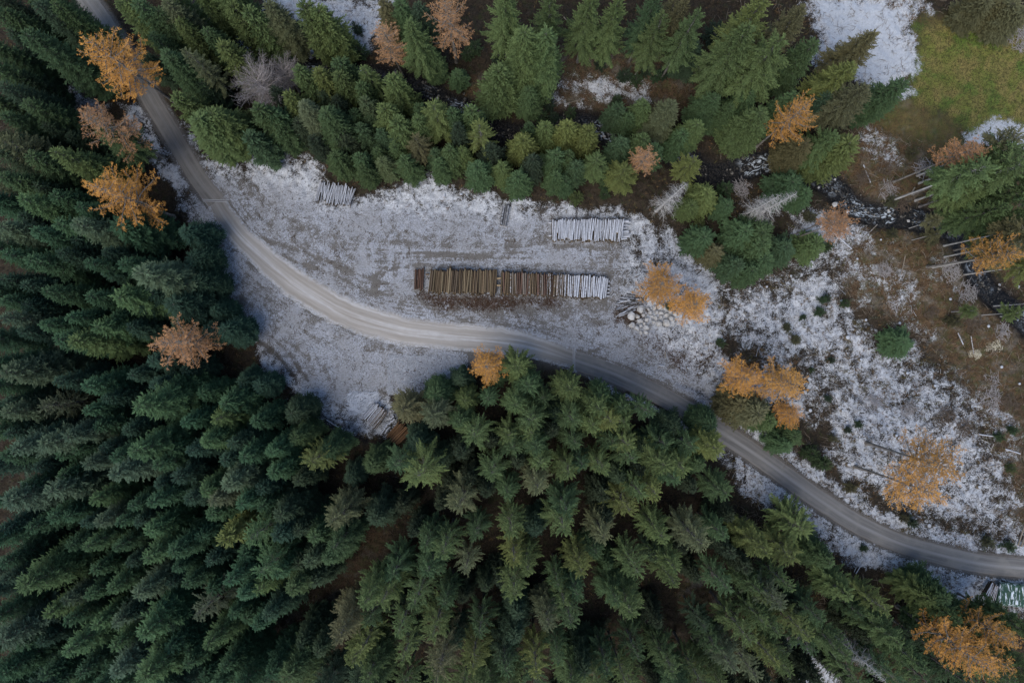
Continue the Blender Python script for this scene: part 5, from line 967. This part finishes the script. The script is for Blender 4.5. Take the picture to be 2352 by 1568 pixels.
# ------------------------------------------------------------------ cross drains where the asphalt meets the gravel, corrugated boards, yellow block
g = NG('concrete'); n = g.noise(g.obcoord(), 5, 4, .6); g.bsdf(g.mix(n, (.26, .255, .25), (.42, .42, .42)), .85); M_CONC = g.m
g = NG('drain_grit'); g.bsdf((.10, .095, .09), .9); M_GAP = g.m
def box_mesh(name, sx, sy, sz, mat, bev=.015):
    import bmesh
    bm = bmesh.new(); bmesh.ops.create_cube(bm, size=1)
    for v in bm.verts: v.co = Vector((v.co.x * sx, v.co.y * sy, v.co.z * sz))
    bmesh.ops.bevel(bm, geom=bm.edges[:], offset=bev, segments=1, affect='EDGES')
    me = bpy.data.meshes.new(name); bm.to_mesh(me); bm.free(); me.materials.append(mat); return me
for (a, b, lab) in ((TQ('01', 1722, 300), TQ('01', 1932, 307), 'narrow concrete cross drain where the upper asphalt meets gravel'), (TQ('22', 626, 132), TQ('22', 628, 335), 'narrow concrete cross drain where gravel meets the lower asphalt')):
    A_, B_ = Vector((*W(*a), 0)), Vector((*W(*b), 0)); d = B_ - A_; L = d.length
    e = empty('cross_drain', ((A_ + B_) / 2), math.atan2(d.y, d.x)); tag(e, lab, 'road drain')
    for sy in (-.13, .13): o = obj('curb_rail', box_mesh('curb_rail', L, .12, .12, M_CONC), e); o.location = (0, sy, .035)
    o = obj('channel', box_mesh('channel', L - .04, .138, .10, M_GAP), e); o.location = (0, 0, .025)
g = NG('rusty_boards'); g.bsdf(g.mix(g.noise(g.obcoord(), 4, 4, .6), (.20, .13, .09), (.32, .24, .18)), .8); M_BOARD = g.m
for i in range(6):
    c = W(*TQ('22', 1030 + 13 * i, 545 + 6 * i)); o = obj('board', box_mesh('board', 1.05, .17, .05, M_BOARD), None, (*c, gz(*c) + .12 + .02 * i)); o.rotation_euler = (0, 0, math.radians(62))
    tag(o, f'brown board, {ordinal(i + 1)} from the left, in the row beside the lane ditch', 'board', 'brown boards in a row beside the ditch')

# ------------------------------------------------------------------ stones in the stream
for i, (t, x, y, r) in enumerate([('31', 730, 335, 22), ('31', 845, 390, 14), ('31', 1205, 380, 12), ('31', 1375, 465, 16), ('31', 600, 185, 10), ('31', 735, 120, 10), ('31', 480, 60, 10), ('20', 1495, 1195, 9), ('20', 1450, 1300, 8), ('20', 885, 1150, 14), ('20', 705, 1075, 12), ('20', 930, 1175, 10), ('10', 1530, 830, 8), ('10', 1590, 825, 12), ('31', 2290, 1030, 14), ('31', 2160, 1010, 12)]):
    wx, wy = W(*TQ(t, x, y)); R_ = r * .0207; o = obj('boulder', ROCKS[i % 8]); o.location = (wx, wy, gz(wx, wy) + .55); o.scale = (R_ * 1.2, R_, R_ * .7); o.rotation_euler = (0, 0, i)
    tag(o, f'wet grey stone in the stream, {ordinal(i + 1)} counted downstream among the visible ones' if False else 'wet grey stone standing in the dark stream', 'boulder', 'stones standing in the stream')

# ------------------------------------------------------------------ cobbles along the stream
pr = np.random.RandomState(4); Vs, Fs = [], []
ico = ROCKS[0]; import bmesh
bm_ = bmesh.new(); bmesh.ops.create_icosphere(bm_, subdivisions=1, radius=1); iv = np.array([v.co[:] for v in bm_.verts]); fi = np.array([[v.index for v in f.verts] for f in bm_.faces]); bm_.free()
dS = np.r_[0, np.cumsum(np.hypot(*np.diff(STREAM, axis=0).T))]
for k in range(2600):
    s_ = pr.uniform(0, dS[-1]); off = pr.normal(0, 1.5); px, py = np.interp(s_, dS, STREAM[:, 0]), np.interp(s_, dS, STREAM[:, 1])
    a_ = pr.uniform(0, 6.28); px += off * math.cos(a_); py += off * math.sin(a_); r_ = .09 * pr.lognormal(0, .55)
    V1 = iv * (1 + pr.uniform(-.22, .22, (len(iv), 1))) * np.array([r_ * pr.uniform(.8, 1.5), r_, r_ * .7]); c_, s1 = math.cos(a_), math.sin(a_)
    V1 = np.stack([V1[:, 0] * c_ - V1[:, 1] * s1, V1[:, 0] * s1 + V1[:, 1] * c_, V1[:, 2]], 1) + np.array([px, py, gz(px, py) + (.66 if abs(off) < 1.2 else .06)])
    Fs.append(fi + 12 * k if len(iv) == 12 else fi + len(iv) * k); Vs.append(V1)
g = NG('stream_cobble'); n = g.noise(g.obcoord(), 1.7, 3, .7)
g.bsdf(g.mix(g.step(n, .38, .66), (.022, .021, .020), (.19, .175, .15)), .8, None, .2)
tag(obj('stream_cobbles', mesh_from('stream_cobbles', np.concatenate(Vs), np.concatenate(Fs), [g.m])), 'dark and pale cobbles strewn along the stream bed', 'cobbles', None, 'stuff')

# ------------------------------------------------------------------ ground cover nobody could count
npr = np.random.RandomState(9)
def scatter(n, dens, box=(-97, 97, -66, 66)):
    x = npr.uniform(box[0], box[1], n); y = npr.uniform(box[2], box[3], n)
    i = np.clip(np.searchsorted(gx, x), 0, nx - 1); j = np.clip(np.searchsorted(gy, y), 0, ny - 1)
    keep = npr.rand(n) < dens(i, j); i, j = i[keep], j[keep]
    return x[keep], y[keep], GZ[i, j]
def blades(x, y, z, per, L, w, up, name, mat, lab, cat):
    n = len(x); N = n * per; X = np.repeat(x, per) + npr.normal(0, .10, N); Y = np.repeat(y, per) + npr.normal(0, .10, N); Z = np.repeat(z, per)
    a = npr.uniform(0, 6.283, N); l = L * npr.uniform(.5, 1.4, N); u = up * npr.uniform(.3, 1.5, N); ww = w * npr.uniform(.6, 1.4, N)
    p0 = np.stack([X - np.sin(a) * ww, Y + np.cos(a) * ww, Z], -1); p1 = np.stack([X + np.sin(a) * ww, Y - np.cos(a) * ww, Z], -1)
    p2 = np.stack([X + np.cos(a) * l, Y + np.sin(a) * l, Z + u], -1)
    V = np.stack([p0, p1, p2], 1).reshape(-1, 3); F = np.arange(3 * N).reshape(-1, 3)
    tag(obj(name, mesh_from(name, V, F, [mat], attrs={'tip': np.repeat(npr.rand(N), 3)})), lab, cat, None, 'stuff')
def tuft_mat(name, a, b, c):
    g = NG(name); t = g.attr('tip'); n = g.noise(g.obcoord(), .4, 3, .6)
    g.bsdf(g.mix(g.step(n, .40, .64), g.mix(t, a, b), c), .85, None, .1); return g.m
snowy = lambda i, j: A['snow'][i, j]
open_ = lambda i, j: (A['gravel'][i, j] < .3) * (A['grass'][i, j] < .5) * (np.abs(DR[i, j]) > 2.3) * (np.abs(DS[i, j]) > 2.4)
patch = fbm(GX, GY, .22, 501, 4); patch2 = fbm(GX, GY, .55, 611, 3)
rightside = sstep(GX, 34, 40)
x, y, z = scatter(90000, lambda i, j: open_(i, j) * (A['snow'][i, j] < .93) * np.clip((patch[i, j] - .40) * 4 + (A['rust'][i, j]) * .5, 0, 1) * (.25 + .75 * rightside[i, j]) * (1 - .75 * A['snow'][i, j] * (patch2[i, j] < .52)))
blades(x, y, z, 6, .34, .035, .28, 'undergrowth', tuft_mat('dry_bracken', (.060, .036, .018), (.19, .115, .058), (.080, .072, .028)), 'brown bracken and dry heather covering the hillside and forest floor', 'undergrowth')
x, y, z = scatter(26000, lambda i, j: open_(i, j) * np.clip((patch2[i, j] - .50) * 5, 0, 1) * (A['snow'][i, j] > .4) * (.15 + .85 * rightside[i, j]))
blades(x, y, z, 6, .26, .03, .22, 'heather', tuft_mat('dark_heather', (.014, .014, .008), (.040, .034, .014), (.030, .016, .009)), 'dark heather tufts poking through the snow', 'heather')
x, y, z = scatter(42000, lambda i, j: (A['grass'][i, j] > .35) * (.5 + .5 * patch[i, j]))
blades(x, y, z, 3, .16, .02, .12, 'grass', tuft_mat('meadow_grass', (.050, .060, .012), (.095, .092, .024), (.085, .062, .022)), 'short olive meadow grass', 'grass')
def sticks(x, y, z, L, r, name, mat, lab, cat, bias=None, lift=.12):
    n = len(x); a = npr.uniform(0, 3.1416, n) if bias is None else npr.normal(bias, .7, n)
    l = L * npr.lognormal(0, .45, n) * .5; rr = r * npr.uniform(.6, 1.5, n)
    d = np.stack([np.cos(a), np.sin(a), npr.normal(0, .12, n)], -1); s = np.stack([-np.sin(a), np.cos(a), 0 * a], -1)
    c = np.stack([x, y, z + lift * npr.uniform(.3, 1.6, n)], -1); u = np.array([[0, 0, 1.0]])
    cur = (s * npr.normal(0, .12, n)[:, None]) * l[:, None]
    ring = lambda p, k: [p + s * (rr * k)[:, None], p + u * (rr * k * 1.4)[:, None], p - s * (rr * k)[:, None]]
    V = np.stack(ring(c - d * l[:, None], 1) + ring(c + cur, .85) + ring(c + d * l[:, None], .35), 1).reshape(-1, 3)
    b = np.arange(n)[:, None] * 9; f = []
    for q in (0, 3):
        for k in range(3): f.append([q + k, q + (k + 1) % 3, q + 3 + (k + 1) % 3, q + 3 + k])
    F = (b[:, :, None] + np.array(f)[None]).reshape(-1, 4)
    tag(obj(name, mesh_from(name, V, F, [mat])), lab, cat, None, 'stuff')
def plain(name, a, b, sc_=2):
    g = NG(name); g.bsdf(g.mix(g.noise(g.obcoord(), sc_, 3, .6), a, b), .85, None, .12); return g.m
slash = lambda i, j: open_(i, j) * rightside[i, j] * (A['grass'][i, j] < .2)
x, y, z = scatter(15000, lambda i, j: slash(i, j) * np.clip((patch[i, j] - .36) * 3.5, .08, 1) * (A['snow'][i, j] > .3))
sticks(x, y, z, .95, .022, 'brushwood', plain('frosted_twigs', (.42, .44, .48), (.64, .66, .70)), 'frosted brushwood left over from felling on the hillside', 'brushwood')
x, y, z = scatter(40000, lambda i, j: slash(i, j) * np.clip((patch2[i, j] - .33) * 3.0, .08, 1))
sticks(x, y, z, 1.1, .028, 'twigs', plain('brown_twigs', (.09, .07, .05), (.36, .30, .235)), 'brown and grey twigs lying over the felled hillside', 'twigs')
x, y, z = scatter(40000, lambda i, j: (A['gravel'][i, j] < .6) * (rightside[i, j] < .5) * (np.abs(DR[i, j]) > 2.3) * (np.abs(DS[i, j]) > 2.5) * (A['grass'][i, j] < .2) * np.clip((patch2[i, j] - .45) * 3, .02, 1) * .32)
sticks(x, y, z, .8, .022, 'forest_litter', plain('litter_twigs', (.03, .022, .015), (.20, .17, .14)), 'twigs and dead branches on the forest floor', 'forest litter')
x, y, z = scatter(130000, lambda i, j: A['bark'][i, j] * .8 * (A['gravel'][i, j] > .2) + .035 * (A['gravel'][i, j] > .5) * (patch2[i, j] > .45) * (np.abs(DR[i, j]) > 3) + .25 * A['bark'][i, j] * (A['gravel'][i, j] < .2), (-48, 42, -12, 28))
sticks(x, y, z, .38, .035, 'bark_litter', plain('bark_chips', (.022, .013, .009), (.11, .065, .04)), 'dark bark chips and splinters strewn below the log stacks', 'bark litter', lift=.05)
def qbox(x0, y0, x1, y1):
    a, b = W(x0, y0), W(x1, y1); return (min(a[0], b[0]), max(a[0], b[0]), min(a[1], b[1]), max(a[1], b[1]))
x, y, z = scatter(7000, lambda i, j: (A['gravel'][i, j] < 2) * (np.abs(DR[i, j]) > 2.6) * np.clip((patch2[i, j] - .40) * 4, .05, 1) * (A['snow'][i, j] > .3) * .6, qbox(1400, 560, 1700, 880))
sticks(x, y, z, .55, .026, 'splinters', plain('frosted_splinters', (.36, .38, .42), (.62, .64, .68)), 'frosted splinters and broken branches around the boulder heap', 'splinters')
x, y, z = scatter(5200, lambda i, j: (np.abs(DR[i, j]) > 2.4) * .6 + 0 * i, qbox(890, 815, 1075, 905))
sticks(x, y, z, .42, .04, 'wood_chips', plain('frosted_chips', (.30, .31, .34), (.60, .62, .66)), 'frosted wood chips and slabs below the lane', 'wood chips', lift=.06)
x, y, z = scatter(1500, lambda i, j: .5 + 0 * i, qbox(800, 900, 870, 950))
sticks(x, y, z, .8, .055, 'slab_wood', plain('frosted_slabs', (.40, .42, .46), (.60, .62, .66)), 'frosted bark slabs spread beside the forest-edge pile', 'slab wood', bias=.75, lift=.08)
# brush heaps as things
def brush_heap(q, R_, n, mat, lab):
    wx, wy = W(*q); e = []; V, F = [], []; acc = Acc(); r = random.Random(int(q[0]))
    for k in range(n):
        a = r.uniform(0, 6.28); d = R_ * r.random() ** .6; c = (wx + d * math.cos(a), wy + d * math.sin(a), gz(wx, wy) + .15 + .9 * (1 - d / R_) * r.random())
        b = r.uniform(0, 6.28); l = r.uniform(.4, 1.0); p = (c[0] - l * math.cos(b), c[1] - l * math.sin(b), c[2] - .1); s_ = (c[0] + l * math.cos(b), c[1] + l * math.sin(b), c[2] + .15)
        acc.tube([p, c, s_], [.035, .03, .012], 4)
    tag(obj('brush_heap', acc.wood_mesh('brush_heap', mat)), lab, 'brush heap')
M_GREYBR = plain('grey_brush', (.20, .18, .17), (.40, .37, .36)); M_DARKBR = plain('dark_brush', (.05, .04, .03), (.16, .12, .09))
for q, R_, n_, mt, lab in ((TQ('31', 1150, 900), 1.4, 70, 0, 'grey dry brush in the middle of the bracken, above the round bush'), (TQ('31', 1550, 1250), 1.8, 90, 1, 'brown dry brush right of the round green bush'), (TQ('31', 1300, 330), 1.6, 80, 1, 'brown dry brush on the far stream bank'), (TQ('31', 1180, 210), 1.7, 90, 0, 'grey dry brush above the stream bend'),
        (TQ('31', 960, 120), 1.3, 70, 1, 'dark brush beside the frosted log above the stream'), (TQ('30', 1150, 1450), 1.8, 90, 1, 'brown brush below the frosty patch above the stream'), (TQ('32', 1650, 700), 1.9, 100, 1, 'brown heather brush at the right margin of the snow'), (TQ('32', 1800, 800), 1.5, 80, 1, 'dark heather brush above the slope trunks'), (TQ('32', 2050, 560), 1.8, 90, 0, 'grey dry brush on the lower right slope'),
        (TQ('32', 2200, 600), 1.6, 80, 1, 'brown dry brush near the right edge of the slope'), (TQ('32', 1350, 640), 1.3, 60, 0, 'pale frosty brush in the mid hillside snow'), (TQ('32', 1080, 600), 1.4, 60, 0, 'long grey brush left of mid hillside'), (TQ('31', 1900, 1350), 1.8, 90, 1, 'brown brush above the pale leaf heaps'), (TQ('31', 2150, 1420), 1.5, 70, 0, 'grey brush right of the pale leaf heaps'), (TQ('21', 1880, 800), 1.3, 80, 0, 'grey bare bush beside the dense green clump'), (TQ('21', 2060, 200), 1.6, 90, 0, 'grey bare bush left of the twin dead trees')):
    brush_heap(q, R_, n_, (M_GREYBR, M_DARKBR)[mt], lab)
brush_heap(TQ('30', 2290, 325), 2.4, 150, M_GREYBR, 'round heap of grey branches at the edge of the meadow')
brush_heap(TQ('33', 1290, 670), 1.7, 110, M_DARKBR, 'dark heap of branches and frosted poles below the lane')
brush_heap(TQ('31', 1480, 40), 1.8, 90, M_GREYBR, 'loose grey branches below the brown grass near the stream')
brush_heap(TQ('31', 1850, 1080), 2.2, 130, M_GREYBR, 'grey dry branches among bracken left of the last rapids')
brush_heap(TQ('32', 2080, 400), 1.9, 110, M_GREYBR, 'fan of grey dry branches on the right slope')
brush_heap(TQ('31', 1720, 900), 1.9, 120, M_GREYBR, 'grey twigs under the long leaning trunks')
# pale yellow leaf heaps
g = NG('pale_leaves'); t = g.attr('tip'); g.bsdf(g.mix(t, (.30, .24, .13), (.66, .62, .50)), .7); M_PALE = g.m
for q, R_, lab in ((TQ('32', 1925, 185), 1.25, 'round heap of pale cream leaves on the slope'), (TQ('32', 2080, 115), 1.9, 'loose wide heap of pale yellow leaves on the slope')):
    wx, wy = W(*q); acc = Acc(); r = random.Random(int(R_ * 10))
    for k in range(900):
        a = r.uniform(0, 6.28); d = R_ * r.random() ** .7; acc.kite((d * math.cos(a), d * math.sin(a) * .8, .6 * (1 - (d / R_) ** 2) * r.random()), unit((r.gauss(0, 1), r.gauss(0, 1), r.uniform(-.2, .6))), unit((r.gauss(0, 1), r.gauss(0, 1), .1)), r.uniform(.10, .2), r.uniform(.03, .06), .01, r.random())
    tag(obj('leafy_bush', acc.leaf_mesh('leafy_bush', M_PALE), None, (wx, wy, gz(wx, wy))), lab, 'leaf heap')
# ------------------------------------------------------------------ labels that single each tree out
MARKS = [((195, 89), 'the orange larch over the lane'), ((176, 257), 'the pinkish larch left of the lane'), ((217, 430), 'the broad orange larch at the bend'), ((358, 785), 'the tan larch in the dark forest'),
         ((605, 165), 'the bare grey broadleaf tree'), ((875, 70), 'the rusty larch above the stream'), ((1030, 30), 'the rusty larch at the top edge'), ((1490, 380), 'the little rusty larch'), ((1850, 260), 'the bright larch among tall spruces'),
         ((2250, 335), 'the thin pinkish larch'), ((1550, 455), 'the silvery dead tree'), ((1825, 440), 'the twin dead trees'), ((1920, 505), 'the pale larch by the stream'), ((2330, 580), 'the right-edge orange larch'),
         ((1528, 660), 'the rusty larch at the boulders'), ((1720, 870), 'the round orange larch above the lane'), ((1825, 910), 'the two-tiered orange larch'), ((2170, 1090), 'the leaning larch pair'), ((1113, 842), 'the orange larch below the lane'),
         ((2250, 1510), 'the orange larch at lower right'), ((2010, 1540), 'the grey dead tree at the bottom'), ((772, 445), 'the untidy log pile'), ((1160, 495), 'the three thick logs'), ((1350, 527), 'the frosted log stack'),
         ((890, 965), 'the forest-edge log pile'), ((2320, 1360), 'the green tarpaulin'), ((1318, 826), 'the lower cross drain'), ((740, 1400), 'the long brown forest gap'), ((1600, 1345), 'the rust-brown forest floor patch'),
         ((1870, 1520), 'the snowy gap at the bottom'), ((1980, 100), 'the snowy field'), ((2200, 150), 'the olive meadow'), ((0, 1568), 'the bottom left corner'), ((0, 784), 'the middle of the left edge'), ((0, 0), 'the top left corner'),
         ((2352, 0), 'the top right corner'), ((1176, 1568), 'the middle of the bottom edge'), ((600, 1270), 'the pale-limbed spruce pair'), ((764, 1200), 'the silver-limbed spruce beside the gap'), ((1350, 250), 'the frosty path beyond the stream'),
         ((2352, 1568), 'the bottom right corner'), ((588, 1568), 'the bottom edge a quarter across'), ((0, 1176), 'the left edge three quarters down'), ((300, 1130), 'the heart of the dark left forest'), ((1250, 1180), 'the heart of the lower middle forest')]
DIRS = ['right of', 'up-right of', 'above', 'up-left of', 'left of', 'down-left of', 'below', 'down-right of']
RANK = {n: ('nearest' if n == 1 else ordinal(n) + ' nearest') for n in range(1, 40)}
LOOK = {0: 'dark blue-green', 1: 'dark green', 2: 'olive green', 3: 'yellow-green', 4: 'frosty grey-green', 5: 'brownish olive', 6: 'very dark low'}
NOUN = {'a': 'slender spruce', 'b': 'spreading spruce', 'd': 'tall drooping spruce', 'h': 'bare-stemmed tall spruce', 'c': 'bushy young spruce', 's': 'low shrub'}
GROUP = {'a': 'slender spruces of the dense forest', 'b': 'spreading spruces of the lower middle forest', 'd': 'tall drooping spruces', 'h': 'bare-stemmed tall spruces', 'c': 'bushy young spruces', 's': 'low shrubs'}
HAND = [((195, 89), 'bright orange larch with bare lower limbs hanging over the lane'), ((176, 257), 'pinkish orange larch left of the lane, above a dark spruce'), ((217, 430), 'broad bright orange larch left of the lane where gravel begins'), ((358, 785), 'pale tan half-bare larch standing in the dark left forest'),
        ((577, 173), 'bare grey broadleaf tree beside the stream, left one of two'), ((636, 152), 'bare pinkish grey broadleaf tree beside the stream, right one of two'), ((875, 49), 'rusty orange larch above the stream beside a big olive spruce'), ((1019, -5), 'rusty orange larch with slanting dark trunk at the top edge'),
        ((1492, 352), 'little rusty orange larch growing out of the young spruces by the stream'), ((1868, 233), 'bright orange larch standing between tall drooping spruces'), ((2258, 332), 'thin pinkish larch with long bare trunk beside the snowy field corner'), ((1582, 417), 'silvery dead tree with fine twigs right of the frosted log stack'),
        ((1840, 440), 'thicker of two pale grey dead trees leaning right near the stream'), ((1802, 441), 'thinner of two pale grey dead trees leaning right near the stream'), ((1950, 501), 'small pale orange larch on snow by the stream bend'), ((2346, 574), 'orange larch with long bare trunk cut by the right edge'),
        ((1528, 650), 'rusty orange larch hanging over the poles and boulders'), ((1604, 696), 'orange larch just right of the boulder heap'), ((1725, 871), 'round orange larch above the lane, left of the taller one'), ((1848, 883), 'tall orange larch with curved trunk on the snowy slope above the lane'), ((1837, 959), 'small orange larch tucked under the tall curved larch'),
        ((2197, 1075), 'upper of two orange larches with long leaning trunks on snow'), ((2154, 1138), 'lower of two orange larches with long leaning trunks on snow'), ((1116, 842), 'orange larch just below the lane beside a dark spruce'), ((2295, 1552), 'large orange larch with long grey trunk at the lower right'), ((2352, 1493), 'orange larch cut by the right edge, upper one'), ((2341, 1550), 'orange larch cut by the right edge in the bottom corner'), ((2043, 1574), 'grey dead spruce at the bottom beside the snowy gap')]
buckets = {}
for T in TREES:
    e = T['e']; k = T['k']
    if k in 'lpmxg':
        d, lab = min((math.hypot(q[0] - T['ax'], q[1] - T['ay']), l) for q, l in HAND)
        tag(e, lab, KIND[k][1], {'l': 'orange larches', 'p': 'orange larches', 'm': 'orange larches', 'x': 'grey dead trees', 'g': 'bare broadleaf trees'}[k])
        if d > 12: print('UNMATCHED', k, T['ax'], T['ay'], d)
        continue
    f = (CAM_H - T['h'] * .75) / (CAM_H - T['h']); mx, my = T['ax'] / f + 1176 * (1 - 1 / f), T['ay'] / f + 784 * (1 - 1 / f)
    d, q, l = min((math.hypot(q[0] - mx, q[1] - my), q, l) for q, l in MARKS)
    o = int(round(math.atan2(q[1] - my, mx - q[0]) / (math.pi / 4))) % 8
    if l.startswith('the heart') and d < 70: o = 8
    buckets.setdefault((k, T['t'], o, l), []).append((d, T))
for (k, t, o, l), L in buckets.items():
    L.sort(key=lambda p: p[0])
    for n, (d, T) in enumerate(L):
        r = '' if len(L) == 1 else RANK[n + 1].replace(' ', '-') + ' '
        w_ = 'in' if o == 8 else DIRS[o]
        tag(T['e'], f'{LOOK[t]} {NOUN[k]}, {r}{w_} {l}', KIND[k][1], GROUP[k])
st = [o for o in COL.objects if o.get('group') == 'stones standing in the stream']
st.sort(key=lambda o: line_dist(np.array(o.location.x), np.array(o.location.y), STREAM)[1])
for n, o in enumerate(st): o['label'] = f'wet grey stone standing in the stream, {ordinal(n + 1)} one along it from the left'
from collections import Counter
print('KINDS', Counter(T['k'] for T in TREES))
# ------------------------------------------------------------------ camera and light
cam = bpy.data.objects.new('camera', bpy.data.cameras.new('camera')); COL.objects.link(cam)
cam.location = (0, 0, CAM_H); cam.rotation_euler = (0, 0, 0)
cam.data.sensor_width = 36; cam.data.lens = 24; cam.data.clip_end = 5000; cam.data.clip_start = .5
sc.camera = cam
w = bpy.data.worlds.new('World'); sc.world = w; w.use_nodes = True
nt = w.node_tree; bg = nt.nodes['Background']
sky = nt.nodes.new('ShaderNodeTexSky'); sky.sky_type = 'NISHITA'; sky.sun_disc = False
EL, AZ = math.radians(56), math.radians(215)     # compass bearing of the sun, clockwise from the top of the picture
sky.sun_elevation = EL; sky.sun_rotation = AZ
nt.links.new(sky.outputs[0], bg.inputs[0]); bg.inputs[1].default_value = .115
su = bpy.data.lights.new('sun', 'SUN'); su.energy = 1.5; su.angle = math.radians(50); su.color = (1, .95, .87)
so = bpy.data.objects.new('sun', su); COL.objects.link(so)
dv = Vector((math.sin(AZ) * math.cos(EL), math.cos(AZ) * math.cos(EL), math.sin(EL)))
so.rotation_euler = dv.to_track_quat('Z', 'Y').to_euler(); so.location = dv * 80
vs = sc.view_settings; vs.view_transform = 'Standard'; vs.look = 'None'; vs.gamma = 1; vs.exposure = 1.0
sc.render.engine = 'CYCLES'
sc.cycles.max_bounces = 4; sc.cycles.diffuse_bounces = 2; sc.cycles.transmission_bounces = 2; sc.cycles.transparent_max_bounces = 4
